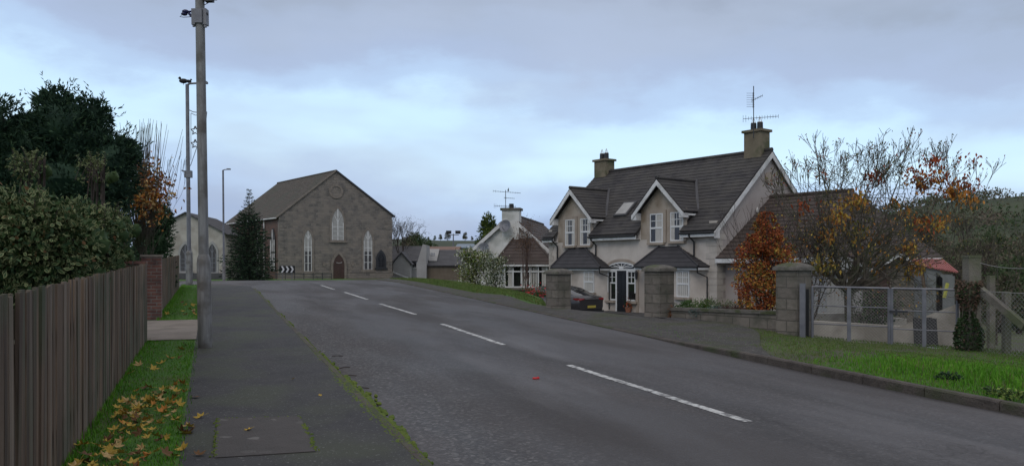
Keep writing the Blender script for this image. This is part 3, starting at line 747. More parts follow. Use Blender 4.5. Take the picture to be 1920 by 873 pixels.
# windows upstairs
for (pl, pr, pt, pb, cu) in ((1060.5, 1078, 412, 460, ((-1, .28), (1, .28))), (1088.5, 1107.5, 410, 459, ((-1, .25), (1, .3))), (1219.5, 1243.5, 401, 454, ((1, .6),)), (1257.5, 1282, 398, 451, ((-1, .3), (1, .28)))):
    xa, z1 = hxz(pl, pt, -.03); xb, z0 = hxz(pr, pb, -.03)
    wnd = sash_window(house, xa, xb, z0, z1, -.02, cu, (2, 2))
    s_ = MB()
    for (a, b_) in ((xa - .2, xa - .015), (xb + .015, xb + .2)): s_.box(a, b_, -.07, -.013, z0 - .01, z1 + .0)
    s_.box(xa - .2, xb + .2, -.072, -.014, z1 + .002, z1 + .16); s_.build('surround', 'surround_stone', wnd)
# bays
def bay(pl, pr, ptl, ptr, ptop, pbot, wins):
    yo = -.75
    xa, zb = hxz(pl, pbot, yo); xb, _ = hxz(pr, pbot, yo); ze = hxz((pl + pr) / 2, pbot, yo)[1]
    xta, zt = hxz(ptl, ptop, 0); xtb = HF.x(ptr, 0)
    wa, wb = xa + .22, xb - .22; cx = .5
    w_ = MB(); foot = [(wa, 0, -.6), (wa + cx, yo + .15, -.6), (wb - cx, yo + .15, -.6), (wb, 0, -.6)]
    w_.prism(foot, (0, 0, ze + .6 - .02)); bo = w_.build('bay', 'render_house', house)
    r_ = MB()
    r_.slope((xa, yo - .1, ze), (xb, yo - .1, ze), (xtb, -.01, zt), (xta, -.01, zt), .28, .018, .06)
    r_.slope((xa, 0, ze), (xa, yo - .1, ze), (xta, -.01, zt), (xta, -.01, zt), .28, .018, .06)
    r_.slope((xb, yo - .1, ze), (xb, 0, ze), (xtb, -.01, zt), (xtb, -.01, zt), .28, .018, .06)
    r_.tube([(xa, yo - .1, ze + .03), (xta, -.02, zt + .03)], .05, 6); r_.tube([(xb, yo - .1, ze + .03), (xtb, -.02, zt + .03)], .05, 6)
    r_.build('bay_roof', 'bay_tile', bo)
    f_ = MB(); f_.box(xa + .05, xb - .05, yo - .06, yo - .03, ze - .17, ze - .04); f_.box(xa + .05, xb - .05, yo - .03, 0, ze - .17, ze - .15); f_.box(xb - .08, xb - .05, yo - .03, 0, ze - .15, ze - .04)
    f_.build('bay_fascia', 'white_trim', bo)
    g_ = MB(); g_.tube([(xa, yo - .14, ze - .03), (xb, yo - .14, ze - .03)], .045, 8); g_.tube([(xb - .05, yo - .12, ze - .05), (xb - .05, yo - .1, ze - .3), (xb - .1, -.1, ze - .5), (xb - .1, -.1, .1)], .035, 6); g_.build('gutter', 'black_pipe', bo)
    for (wl, wr, wt, wbm, cu) in wins:
        a_, z1 = hxz(wl, wt, yo + .13); b2, z0 = hxz(wr, wbm, yo + .13)
        sash_window(bo, a_, b2, z0, z1, yo + .13, cu, (2, 2))
bay(1035, 1128, 1069, 1096, 464, 501, ((1062, 1071, 509, 536, ((1, .3),)), (1095.5, 1114, 508, 548, ((-1, .95),))))
bay(1191, 1312, 1237, 1271, 462, 499, ((1269.5, 1293, 507, 557, ((-1, .95),)), (1222, 1246, 508, 558, ((-1, .5),))))
# front door with side lights and fan light
dl, dr_ = HF.x(1140), HF.x(1193); z_sp = hxz(1166, 507)[1]; z_ap = hxz(1166, 491)[1]; cx = (dl + dr_) / 2; hw = (dr_ - dl) / 2
drx = MB()
zb = .02; x_a, x_b = HF.x(1158), HF.x(1176)
for a, b_ in ((dl, dl + .07), (x_a - .10, x_a), (x_b, x_b + .10), (dr_ - .07, dr_)): drx.box(a, b_, -.06, .02, 1.0 if a in (dl, dr_ - .07) else zb, z_sp)
sz = hxz(1145, 562)[1]; sm_ = hxz(1145, 531)[1]
for a, b_ in ((dl + .07, x_a - .1), (x_b + .1, dr_ - .07)):
    for zz in (sz, sm_, z_sp - .07): drx.box(a, b_, -.055, .02, zz, zz + .07)
    drx.box((a + b_) / 2 - .016, (a + b_) / 2 + .016, -.05, 0, sm_ + .07, z_sp - .07); drx.box(a, b_, -.05, 0, (sm_ + z_sp) / 2 - .016, (sm_ + z_sp) / 2 + .016)
drx.box(dl, dr_, -.07, .02, z_sp, z_sp + .09)
def arc(rx, rz, n=14, z=z_sp + .09): return [(cx + rx * math.cos(math.pi * k / n), z + rz * math.sin(math.pi * k / n)) for k in range(n + 1)]
H_ = z_ap - z_sp - .09
ring(drx, arc(hw, H_) + [(cx - hw, z_sp + .09)], arc(hw - .07, H_ - .07) + [(cx - hw + .07, z_sp + .09)], -.06, .01)
for k in range(1, 8):
    an = math.pi * k / 8; drx.bar((cx + .1 * math.cos(an), -.03, z_sp + .12 + .08 * math.sin(an)), (cx + (hw - .05) * math.cos(an), -.03, z_sp + .09 + (H_ - .05) * math.sin(an)), .03, .03, up=(0, 1, 0))
drx.xz([(cx + .16 * math.cos(math.pi * k / 8), z_sp + .1 + .14 * math.sin(math.pi * k / 8)) for k in range(9)], -.05, -.01)
df = drx.build('door_frame', 'white_upvc', house)
k_ = MB(); k_.xz(arc(hw - .03, H_ - .03), -.01, .005); k_.box(dl + .05, x_a - .08, -.012, .01, sz + .05, z_sp); k_.box(x_b + .08, dr_ - .05, -.012, .01, sz + .05, z_sp); k_.build('glass', 'glass_dark', df)
k_ = MB(); k_.box(dl + .1, dl + .26, -.016, -.0125, sz + .07, sm_); k_.build('curtain', 'curtain', df)
k_ = MB(); k_.box(x_a, x_b, -.045, -.002, zb, z_sp)
for za, zc in ((.2, .85), (1.0, z_sp - .15)):
    for a in (x_a + .1, (x_a + x_b) / 2 + .04): k_.box(a, a + (x_b - x_a) / 2 - .14, -.055, -.045, za, zc)
dd = k_.build('door', 'black_gloss', house)
k_ = MB(); k_.tube([(x_a + .08, -.1, 1.02), (x_a + .2, -.1, 1.02)], .012, 6); k_.tube([(x_a + .08, -.1, 1.02), (x_a + .08, -.05, 1.02)], .012, 6); k_.build('handle', 'chrome', dd)
k_ = MB()
for a, b_ in ((dl - .1, x_a - .12), (x_b + .12, dr_ + .14)): k_.box(a, b_, -.18, -.0, sz - .13, sz - .01)
o_arc, i_arc = arc(hw + .17, H_ + .17), arc(hw + .02, H_ + .02)
ring(k_, o_arc + [(cx - hw - .17, z_sp + .09)], i_arc + [(cx - hw - .02, z_sp + .09)], -.05, -.003)
for sg in (-1, 1): k_.box(cx + sg * (hw + .095) - .075, cx + sg * (hw + .095) + .075, -.05, -.003, 0, z_sp + .09)
k_.build('door_surround', 'surround_stone', house)
for px in (1126.5, 1196.5):
    xx, zz = hxz(px, 516); k_ = MB()
    k_.tube([(xx, -.14, zz - .2), (xx, -.14, zz + .15)], [.05, .09], 6); k_.tube([(xx, -.14, zz + .15), (xx, -.14, zz + .27)], [.11, .02], 6); k_.box(xx - .02, xx + .02, -.14, 0, zz + .0, zz + .04)
    k_.build('wall_lantern', 'dark_metal', house)
k_ = MB(); k_.ball((.06, 3.0, 5.1), (.05, .10, .14)); k_.build('security_light', 'cable_white', house)
k_ = MB(); k_.tube([(.02, 3.95, 6.7), (.08, 3.95, 6.7)], [.3, .3], 12); k_.build('gable_vent', 'surround_stone', house)
# side wing with the brown roof
wl_ = 6.2; wh_ = 4.3; we = 2.75; wr_ = 5.75
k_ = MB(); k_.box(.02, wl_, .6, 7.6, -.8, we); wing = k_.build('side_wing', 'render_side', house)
k_ = MB(); k_.slope((.0, -.1, we + .0), (wl_ + .3, -.1, we + .0), (wh_, 4.1, wr_), (.0, 4.1, wr_), .32, .03); k_.slope((.0, 8.1, we), (wl_ + .3, 8.1, we), (wh_, 4.1, wr_), (.0, 4.1, wr_), .32, .03)
k_.slope((wl_ + .3, -.1, we), (wl_ + .3, 8.1, we), (wh_, 4.1, wr_), (wh_, 4.1, wr_), .32, .03)
k_.tube([(0, 4.1, wr_ + .05), (wh_, 4.1, wr_ + .05), (wl_ + .3, -.1, we + .05)], .1, 8); k_.build('wing_roof', 'roof_brown', wing)
k_ = MB(); k_.box(.0, wl_ + .3, -.14, -.10, we - .22, we - .03); k_.box(.0, wl_ + .3, -.1, .6, we - .22, we - .19); k_.build('fascia', 'white_trim', wing)
k_ = MB(); k_.bar((1.0, .45, -.02), (.8, .58, 1.35), .12, .03); k_.bar((1.5, .40, -.02), (1.25, .58, 1.5), .22, .03)
tag(k_.build('leaning_planks', 'boards_dark'), 'two dark planks leaning against the side wall of the cream house', 'planks'); D.objects['leaning_planks'].location = HF.o; D.objects['leaning_planks'].rotation_euler = (0, 0, HA)
k_ = MB(); pp = hxz(1183, 580, -.4)
k_.tube([(0, 0, 0), (0, 0, .28)], [.13, .18], 10); pl = P(1178, 580, 41.2); pl.z = hz
fp = thing('plant_pot', 'small plant pot with red and dark leaves beside the black front door', 'plant pot', pl); k_.build('pot', 'terracotta', fp)

# ================================================================ CAR
def build_car():
    t = thing('parked_car', 'dark grey saloon car parked facing away in front of the cream house', 'car', (0, 0, 0))
    L_, Wd = 4.7, 1.84
    # x forward, rear at 0. stations: (x, half width low, half width high, z bottom, z belt)
    prof_ = [(0.00, .78, .80, .42, .92), (.10, .86, .84, .30, 1.00), (.55, .92, .86, .24, 1.04), (1.1, .92, .87, .22, 1.02), (2.2, .92, .87, .20, .99),
             (3.3, .92, .86, .20, .95), (4.1, .90, .82, .22, .84), (4.55, .80, .72, .26, .70), (4.72, .62, .58, .36, .60)]
    m_ = MB(); rings = []
    for (x, a, b_, z0, z1) in prof_:
        rings.append([(x, -a * .92, z0), (x, -a, z0 + .14), (x, -a, lerp(z0, z1, .55)), (x, -b_, z1 - .05), (x, -b_ * .9, z1), (x, 0, z1 + .025), (x, b_ * .9, z1), (x, b_, z1 - .05), (x, a, lerp(z0, z1, .55)), (x, a, z0 + .14), (x, a * .92, z0)])
    n = 11
    for i, r_ in enumerate(rings): m_.v += r_
    for i in range(len(rings) - 1):
        for k in range(n):
            q = (k + 1) % n; m_.f.append((i * n + k, i * n + q, (i + 1) * n + q, (i + 1) * n + k)); m_.m.append(0)
    m_.f.append(tuple(range(n))); m_.m.append(0); m_.f.append(tuple(range((len(rings) - 1) * n + n - 1, (len(rings) - 1) * n - 1, -1))); m_.m.append(0)
    body = m_.build('body', 'car_paint', t, True)
    # cabin
    c = MB(); cs = [(.42, .74, 1.03, 1.04), (1.15, .70, 1.03, 1.36), (1.75, .66, 1.0, 1.46), (2.6, .66, 1.0, 1.46), (3.0, .68, .98, 1.36), (3.75, .74, .93, .94)]
    for (x, hw_, z0, z1) in cs: c.v += [(x, -.86 if z1 > z0 + .02 else -.8, z0 - .02), (x, -hw_, z1 - .04), (x, -hw_ * .85, z1), (x, hw_ * .85, z1), (x, hw_, z1 - .04), (x, .86 if z1 > z0 + .02 else .8, z0 - .02)]
    for i in range(len(cs) - 1):
        for k in range(5): c.f.append((i * 6 + k, i * 6 + k + 1, i * 6 + k + 7, i * 6 + k + 6)); c.m.append(1 if (k in (0, 4)) or (k in (1, 2, 3) and i in (0, 4)) else 0)
    c.build('cabin', ['car_paint', 'car_glass'], t, True)
    for sg in (-1, 1):
        l = MB(); l.xz  # tail lamps wrap the corner
        l.prism([(-.02, sg * .82, .84), (-.015, sg * .48, .88), (-.015, sg * .48, .93), (.02, sg * .83, .95)], (.08, 0, 0)); l.prism([(.06, sg * .868, .85), (.30, sg * .89, .90), (.30, sg * .89, .94), (.05, sg * .86, .95)], (0, -sg * .03, 0))
        l.build('tail_lamp', 'tail_red', t)
        for x in (.95, 3.75):
            wv = MB(); wv.tube([(x, sg * .72, .32), (x, sg * .925, .32)], .32, 18); wh = wv.build('wheel', 'rubber', t)
            wv = MB(); wv.tube([(x, sg * .90, .32), (x, sg * .935, .32)], [.22, .20], 12); wv.build('rim', 'chrome', wh)
        mmb = MB(); mmb.ball((3.05, sg * 1.0, 1.0), (.08, .12, .08)); mmb.build('wing_mirror', 'car_paint', t)
    l = MB(); l.box(-.035, .0, -.45, .45, .90, .925); l.build('chrome_strip', 'chrome', t)
    l = MB(); l.box(-.03, .0, -.26, .26, .50, .61); l.build('number_plate', 'plate_yellow', t)
    l = MB(); l.box(-.05, .1, -.80, .80, .30, .38); l.build('bumper_trim', 'dark_metal', t)
    l = MB(); l.box(.05, .35, -.93, .93, .30, .325); l.build('sill_strip', 'chrome', t)
    return t
car = build_car()
car.location = P(1109, 560, 36.2); car.location.z = -.80; car.rotation_euler = (0, 0, math.atan2(.74, -.67))

# ================================================================ CHURCH
o0 = P(523, 500, 85); CA = R(28); CF = Fr((o0.x, o0.y, .15), CA); SH = Vector((-2.87, 16.25, 0))
ch = thing('stone_church', 'big plain grey stone church with a steep gable, pointed windows and arched brown door', 'church', CF.o, CA)
cw = CF.x(735); ezl = CF.loc(523, 406)[1]; ezr = CF.loc(735, 405)[1]; apx, apz = CF.loc(630, 322)
k_ = MB(); k_.xz([(0, -.5), (cw, -.5), (cw, ezr), (apx, apz), (0, ezl)], 0, .6)
k_.prism([Vector((0, 0, -.5)) + SH, Vector((cw, 0, -.5)) + SH, Vector((cw, 0, ezr)) + SH, Vector((apx, 0, apz)) + SH, Vector((0, 0, ezl)) + SH], (0, -.5, 0))
k_.prism([(cw, .6, -.5), (cw, .6, ezr), Vector((cw, -.5, ezr)) + SH, Vector((cw, -.5, -.5)) + SH], (-.5, 0, 0)); k_.build('wall', 'church_stone', ch)
k_ = MB(); k_.prism([(.002, .6, -.5), (.002, .6, ezl - .05), Vector((.002, -.5, ezl - .05)) + SH, Vector((.002, -.5, -.5)) + SH], (.5, 0, 0)); sw = k_.build('side_wall', 'church_red_stone', ch)
k_ = MB(); A = Vector((-.25, -.02, ezl - .05)); Bq = A + SH * 1.01; T0 = Vector((apx, -.02, apz + .12)); T1 = T0 + SH * 1.01
k_.slope(A, Bq, T1, T0, .35, .015, .1); A2 = Vector((cw + .25, -.02, ezr - .05)); k_.slope(A2, A2 + SH * 1.01, T1, T0, .35, .015, .1)
k_.tube([T0, T1], .12, 6); k_.build('roof', 'church_slate', ch)
k_ = MB()
k_.prism([(-.32, 0, ezl - .2), (apx, 0, apz + .04), (apx, 0, apz + .24), (-.32, 0, ezl + .04)], (0, -.14, 0)); k_.build('coping', 'dressed_stone', ch)
k_ = MB()
k_.prism([(cw + .32, 0, ezr - .2), (apx, 0, apz + .04), (apx, 0, apz + .24), (cw + .32, 0, ezr + .04)], (0, -.14, 0)); k_.build('coping', 'dark_metal', ch)
k_ = MB(); k_.box(-.10, cw + .1, -.12, 0, -.5, .75); k_.box(-.13, cw + .13, -.15, 0, .75, .85); k_.build('plinth', 'church_stone', ch)
for side in (0, 1):
  k_ = MB()
  for j in range(18):
    l = .75 if j % 2 else .5; z = .9 + j * .36
    if z + .33 < ezl: k_.box(*((-.02, l) if side else (cw - l, cw + .02)), -.04, 0, z, z + .33)
  k_.build('quoins', 'church_stone', ch)
def church_window(pl, pr, pt, pb, dark_lower=True, par=ch, mats=('shutter_white', 'dressed_stone'), fr_=CF, name='window', y=0, bars='white_trim'):
    x0, z1 = fr_.loc(pl, pt, y); x1, z0 = fr_.loc(pr, pb, y); c = (x0 + x1) / 2; wd = x1 - x0; zs = z1 - wd * 1.15
    s_ = MB(); ring(s_, lancet(c, wd + .42, z0 - .1, zs, z1 + .32), lancet(c, wd, z0, zs, z1), y - .08, y - .01)
    s_.box(c - wd / 2 - .32, c + wd / 2 + .32, y - .18, y - .0, z0 - .28, z0 - .1)
    o = s_.build(name, mats[1], par)
    g_ = MB(); g_.xz(lancet(c, wd, z0, zs, z1), y - .03, y - .005); go = g_.build('glass', 'far_blue' if False else mats[0], o)
    b = MB(); zm = lerp(z0, zs, .62)
    b.box(c - .05, c + .05, y - .07, y - .032, z0, z1 - .1)
    for a in (c - wd / 2 + .02, c + wd / 2 - .10): b.box(a, a + .07, y - .06, y - .032, z0, zs)
    for k in range(1, 4): b.box(c - wd / 2 + .02, c + wd / 2 - .02, y - .055, y - .032, lerp(z0, zs, k / 4) - .025, lerp(z0, zs, k / 4) + .025)
    for sg in (-1, 1): b.bar((c, y - .05, zs), (c + sg * wd * .30, y - .05, lerp(zs, z1, .52)), .05, .05, up=(0, 1, 0))
    b.build('glazing_bars', bars, o)
    if dark_lower:
        g_ = MB(); g_.box(c - wd / 2 + .09, c + wd / 2 - .09, y - .034, y - .031, z0 + .05, zm); g_.build('pane', 'far_slate', o)
    return o
church_window(570, 585, 431, 508); church_window(681.5, 698, 431, 505); church_window(622, 644.5, 390, 450, False)
x0, z1 = CF.loc(624, 476); x1, z0 = CF.loc(645, 524); c = (x0 + x1) / 2; wd = x1 - x0; zs = lerp(z0, z1, .55)
s_ = MB(); ring(s_, lancet(c, wd + .5, z0, zs, z1 + .35), lancet(c, wd, z0, zs, z1), -.2, -.121); do = s_.build('door_surround', 'dressed_stone', ch)
s_ = MB(); s_.xz(lancet(c, wd, z0, zs, z1), -.16, -.125)
for k in range(1, 6): s_.box(c - wd / 2 + wd * k / 6 - .012, c - wd / 2 + wd * k / 6 + .012, -.17, -.16, z0, zs)
dq = s_.build('door', 'door_brown', do)
s_ = MB(); s_.bar((c - .3, -.19, zs + .35), (c, -.19, zs + .27), .05, .04); s_.bar((c, -.19, zs + .27), (c + .35, -.19, zs + .36), .05, .04); s_.build('door_bracket', 'cable_white', do)
x0, z0 = CF.loc(630, 359); s_ = MB(); cc = lambda r: [(x0 + r * math.cos(k * .2618), z0 + r * math.sin(k * .2618)) for k in range(24)]
ring(s_, cc(.78), cc(.56), -.1, -.01); ro_ = s_.build('roundel', 'dressed_stone', ch); s_ = MB(); s_.xz(cc(.56), -.04, -.01); s_.build('roundel_panel', 'church_stone', ro_)
church_window(708, 720.5, 473, 500, False, mats=('black_gloss', 'dark_metal'), name='notice_board', bars='dark_metal')
for px in (608, 661):
    a, b_ = CF.loc(px, 495); s_ = MB(); s_.xz([(a + .16 * math.cos(k * .785), b_ + .22 * math.sin(k * .785)) for k in range(8)], -.1, -.005); s_.build('wall_plaque', 'dressed_stone', ch)
# side windows and the downpipe
SA = math.atan2(SH.y, SH.x)
for f_ in (.10, .36, .62):
    wz = MB(); b0 = SH * f_; dr = SH.normalized(); wv = MB()
    c0 = Vector((0, 0, 0)) + b0
    def sp(u, z, o=-.03): return c0 + dr * u + Vector((o, 0, z))
    out_ = lancet(0, 1.15, 1.0, 4.2, 5.6)
    wz.prism([sp(p[0], p[1]) for p in out_], (.04, 0, 0)); wo = wz.build('window', 'far_slate', sw)
    for u in (-.5, 0, .5): wv.bar(sp(u, 1.0, -.08), sp(u, 4.3 if u else 5.4, -.08), .09, .12, up=(0, 1, 0))
    wv.build('glazing_bars', 'white_trim', wo)
k_ = MB(); b0 = SH * .24; k_.tube([b0 + Vector((-.12, 0, .1)), b0 + Vector((-.12, 0, ezl - .3))], .07, 6); k_.tube([Vector((-.3, 0, ezl - .15)), Vector((-.3, 0, ezl - .15)) + SH], .08, 6); k_.build('downpipe', 'white_trim', ch)

# ================================================================ HALL beside the church
o0 = P(425, 500, 84); HL = Fr((o0.x, o0.y, .1), R(6))
ha = thing('church_hall', 'pale rendered hall with a low gable and pointed windows, left of the church', 'hall', HL.o, R(6))
xe, ze = HL.loc(422, 437); xa_, za_ = HL.loc(349, 399); xl_ = 2 * xa_ - xe
k_ = MB(); k_.xz([(xl_, -.5), (xe, -.5), (xe, ze), (xa_, za_), (xl_, ze)], 0, 12); k_.build('wall', 'render_hall', ha)
k_ = MB(); k_.slope((xl_ - .4, -.35, ze - .12), (xl_ - .4, 12, ze - .12), (xa_, 12, za_ + .1), (xa_, -.35, za_ + .1), .4, .015); k_.slope((xe + .4, -.35, ze - .12), (xe + .4, 12, ze - .12), (xa_, 12, za_ + .1), (xa_, -.35, za_ + .1), .4, .015); k_.build('roof', 'far_slate', ha)
church_window(390, 406, 457, 510, True, ha, ('far_slate', 'render_grey'), HL, bars='steel_grey'); church_window(338, 357, 457, 508, True, ha, ('far_slate', 'render_grey'), HL, bars='steel_grey')
k_ = MB(); k_.box(xl_, xe, -.35, -.01, -.5, .8); k_.build('plinth', 'far_slate', ha)

# ================================================================ WHITE BUNGALOW
apw = P(957, 398, 54); BA = R(-11.3); BF = Fr((apw.x, apw.y, -.36), BA)
bu = thing('white_bungalow', 'white bungalow with satellite dishes and a glazed bay, next to the cream house', 'house', BF.o, BA)
xe, ze = BF.loc(884, 468); za = BF.loc(957, 402)[1]; xr_ = -xe; BL = 14
k_ = MB(); k_.xz([(xe + .3, -.5), (xr_ - .3, -.5), (xr_ - .3, ze), (0, za - .2), (xe + .3, ze)], 0, BL); k_.build('wall', 'render_white', bu)
k_ = MB()
for sg in (-1, 1): k_.slope((sg * xr_, -.3, ze), (sg * xr_, BL + .3, ze), (0, BL + .3, za + .03), (0, -.3, za + .03), .34, .03)
k_.tube([(0, -.3, za + .06), (0, BL, za + .06)], .1, 8); k_.build('roof', 'roof_brown', bu)
k_ = MB()
for sg in (-1, 1):
    k_.xz([(sg * xr_, ze - .02), (0, za + .0), (0, za - .30), (sg * xr_, ze - .30)], -.34, -.3); k_.box(min(sg * xr_, sg * (xr_ - .4)), max(sg * xr_, sg * (xr_ - .4)), -.3, 0, ze - .28, ze - .1)
k_.build('bargeboard', 'white_trim', bu)
xc0, zc0 = BF.loc(941, 392, -.35); xc1 = BF.x(973, -.35)
k_ = MB(); k_.box(xc0, xc1, -.35, .5, -.3, zc0 - .08); 
cho = k_.build('chimney', 'render_white', bu); k_ = MB(); k_.box(xc0 - .1, xc1 + .1, -.45, .6, zc0 - .08, zc0 + .08); k_.build('chimney_cap', 'block_cap', cho)
k_ = MB(); k_.tube([((xc0 + xc1) / 2, 0, zc0 + .08), ((xc0 + xc1) / 2, 0, zc0 + .38)], .16, 10); k_.build('chimney_pot', 'black_pipe', cho)
def dish(px, py, r, label, yo):
    a, b_ = BF.loc(px, py, yo); t = thing('satellite_dish', label, 'satellite dish', BF.o, BA, 'satellite dishes on the white bungalow')
    m_ = MB(); n = 16; c_ = Vector((a, yo, b_)); dr = Vector((-.25, -.9, .25)).normalized(); u_ = dr.cross(Vector((0, 0, 1))).normalized(); v_ = u_.cross(dr)
    m_.v.append(tuple(c_)); 
    for rr, dd in ((.5, .03), (1, .12)):
        for k in range(n): m_.v.append(tuple(c_ + (u_ * math.cos(k * 6.2832 / n) + v_ * math.sin(k * 6.2832 / n)) * r * rr + dr * dd))
    for k in range(n): q = (k + 1) % n; m_.f += [(0, 1 + k, 1 + q), (1 + k, 1 + n + k, 1 + n + q, 1 + q)]; m_.m += [0, 0]
    m_.build('dish', 'steel_grey', t); m_ = MB(); m_.tube([c_ - v_ * r * .8, c_ + dr * .5 - v_ * .2], .015, 5); m_.tube([c_, c_ - dr * .4], .03, 6); m_.build('arm', 'dark_metal', t)
dish(948, 424, .42, 'round grey satellite dish on the white bungalow chimney', -.7); dish(907, 468, .48, 'dark satellite dish on the gable wall of the white bungalow, left of the chimney', -.5)
# glazed bay with hipped roof
yo = -1.6
ba0, bz0 = BF.loc(946, 543, yo); ba1, _ = BF.loc(1025, 543, yo); bze = BF.loc(980, 495, yo)[1]; bzs = BF.loc(980, 539, yo)[1]
k_ = MB(); k_.prism([(ba0 - .5, 0, -.5), (ba0, yo + .05, -.5), (ba1, yo + .05, -.5), (ba1 + .5, 0, -.5)], (0, 0, bzs + .5)); bb = k_.build('bay', 'old_concrete', bu)
k_ = MB(); g_ = MB(); g_.prism([(ba0 - .42, 0, bzs), (ba0 + .04, yo + .12, bzs), (ba1 - .04, yo + .12, bzs), (ba1 + .42, 0, bzs)], (0, 0, bze - bzs)); g_.build('glass', 'glass_dark', bb)
nM = 5
for k in range(nM + 1):
    xx = lerp(ba0, ba1, k / nM) if k not in (0, nM) else (ba0 if k == 0 else ba1); k_.box(xx - .045, xx + .045, yo + .02, yo + .12, bzs, bze)
for zz in (bzs, bze - .08, lerp(bzs, bze, .66)): k_.box(ba0, ba1, yo + .03, yo + .118, zz, zz + .09)
for sg, xx in ((-1, ba0), (1, ba1)):
    for z in (bzs + .04, bze - .04, lerp(bzs, bze, .66) + .04): k_.bar((xx, yo + .06, z), (xx + sg * .5, 0, z), .09, .09)
    for f_ in (.5, .92): k_.bar((xx + sg * .5 * f_, (yo + .06) * (1 - f_), bzs), (xx + sg * .5 * f_, (yo + .06) * (1 - f_), bze), .09, .09, up=(0, 1, 0))
k_.build('window_frame', 'white_upvc', bb)
k_ = MB(); k_.box(ba0 - .12, ba1 + .12, yo - .12, yo + .04, bzs - .14, bzs - .004); k_.build('sill', 'old_concrete', bb)
k_ = MB()
for i, (a, b_) in enumerate(((0.08, .16), (.40, .55), (.62, .78), (.88, .97))):
    for q in range(3): xx = lerp(ba0, ba1, lerp(a, b_, q / 3)); k_.box(xx, xx + .1, yo + .112, yo + .1185, bzs + .1, bze - .1)
k_.build('curtain', 'curtain', bb)
rz_ = BF.loc(985, 447, 0)[1]; rl, rr_ = BF.x(965, 0), BF.x(1000, 0)
k_ = MB(); xL, xR = BF.x(925, yo - .2), ba1 + .55
k_.slope((xL, yo - .25, bze + .0), (xR, yo - .25, bze), (rr_, -.3, rz_), (rl, -.3, rz_), .3, .025); k_.slope((xL, .0, bze), (xL, yo - .25, bze), (rl, -.3, rz_), (rl, -.3, rz_), .3, .025); k_.slope((xR, yo - .25, bze), (xR, 0, bze), (rr_, -.3, rz_), (rr_, -.3, rz_), .3, .025)
k_.tube([(xL, yo - .25, bze + .03), (rl, -.3, rz_ + .04)], .07, 6); k_.tube([(xR, yo - .25, bze + .03), (rr_, -.3, rz_ + .04)], .07, 6); k_.build('bay_roof', 'roof_brown', bb)
k_ = MB(); k_.box(xL + .05, xR - .05, yo - .24, yo - .2, bze - .14, bze - .02); k_.build('fascia', 'white_trim', bb)
pa = P(948, 388, 54.2); ae, yg = aerial(pa, 0, 'television aerial with two long antennas on the white bungalow chimney', 1.15, 'h')
yg(1.02, .85, 1.0, 12, R(-4), -.08, .16); yg(.62, .1, .6, 6, R(10), -.05, .14); yg(.05, .78, .68, 13, R(-6), -.05, .30)
b = MB(); b.ball((.18, 0, 1.14), (.05, .04, .09)); b.ball((.2, 0, 1.25), (.03, .03, .04)); o = b.build('small_bird', 'bird_black'); o.location = pa; tag(o, 'small dark bird perched on the aerial above the white bungalow', 'bird')

# ================================================================ FAR HOUSES
def far_house(name, label, pl, pr, pe, prg, d, dep, zg, wm, rm, rz=0, gable=None, over=.3):
    a = P(pl, 500, d); f = Fr((a.x, a.y, zg), rz); t = thing(name, label, 'house', f.o, rz)
    x1 = f.x(pr); e = f.loc(pl, pe)[1]; rg = f.loc((pl + pr) / 2, prg, dep / 2)[1]
    k = MB(); k.box(0, x1, 0, dep, -1, e)
    for xx in (0, x1 - .2): k.prism([(xx, 0, e), (xx, dep, e), (xx, dep / 2, rg - .05)], (.2, 0, 0))
    k.build('wall', wm, t)
    k = MB(); k.slope((-over, -.3, e), (x1 + over, -.3, e), (x1 + over, dep / 2, rg), (-over, dep / 2, rg), .4, .02); k.slope((-over, dep + .3, e), (x1 + over, dep + .3, e), (x1 + over, dep / 2, rg), (-over, dep / 2, rg), .4, .02)
    k.build('roof', rm, t)
    return t, f, e, rg
t, f, e, rg = far_house('distant_bungalow', 'grey bungalow with a small white front gable, right beside the church', 712, 789, 489, 461, 99, 9, -.4, 'render_grey', 'far_slate')
gx0, gz0 = f.loc(737, 494, -2); gx1 = f.x(769, -2); gzt = f.loc(753, 474, -2)[1]
k = MB(); k.xz([(gx0, -1), (gx1, -1), (gx1, gz0), ((gx0 + gx1) / 2, gzt), (gx0, gz0)], -2, 2); pg = k.build('porch', 'render_grey', t)
k = MB(); gm = (gx0 + gx1) / 2
for sg in (-1, 1): xx = gm + sg * ((gx1 - gx0) / 2 + .3); k.slope((xx, -2.3, gz0 - .1), (xx, 3.2, gz0 - .1), (gm, 3.2, gzt + .15), (gm, -2.3, gzt + .15), .4, .02)
k.build('porch_roof', 'far_slate', pg)
k = MB(); k.bar((gx0, -2.3, 1.35), (gx1 + .2, -2.3, .45), .1, .14); k.build('handrail', 'white_trim', pg)
a, z1 = f.loc(773.5, 488.5, -.02); b_, z0 = f.loc(781, 501, -.02); k = MB(); k.box(a, b_, -.05, -.005, z0, z1); wn_ = k.build('window', 'glass_dark', t)
k = MB(); ring(k, [(a - .08, z0 - .08), (b_ + .08, z0 - .08), (b_ + .08, z1 + .08), (a - .08, z1 + .08)], [(a, z0), (b_, z0), (b_, z1), (a, z1)], -.08, -.005); k.build('frame', 'white_trim', wn_)
t, f, e, rg = far_house('distant_bungalow', 'long low house with a pale dormer strip on its dark slate roof', 801, 900, 497, 468, 80, 9, -.4, 'wood_far_brown', 'far_slate')
k = MB(); k.xz([(-.95, -1), (0, -1), (0, rg + .35), (-.35, rg + .45), (-.95, rg - 1.5)], -.8, 2.5); k.build('white_gable', 'render_grey', t)
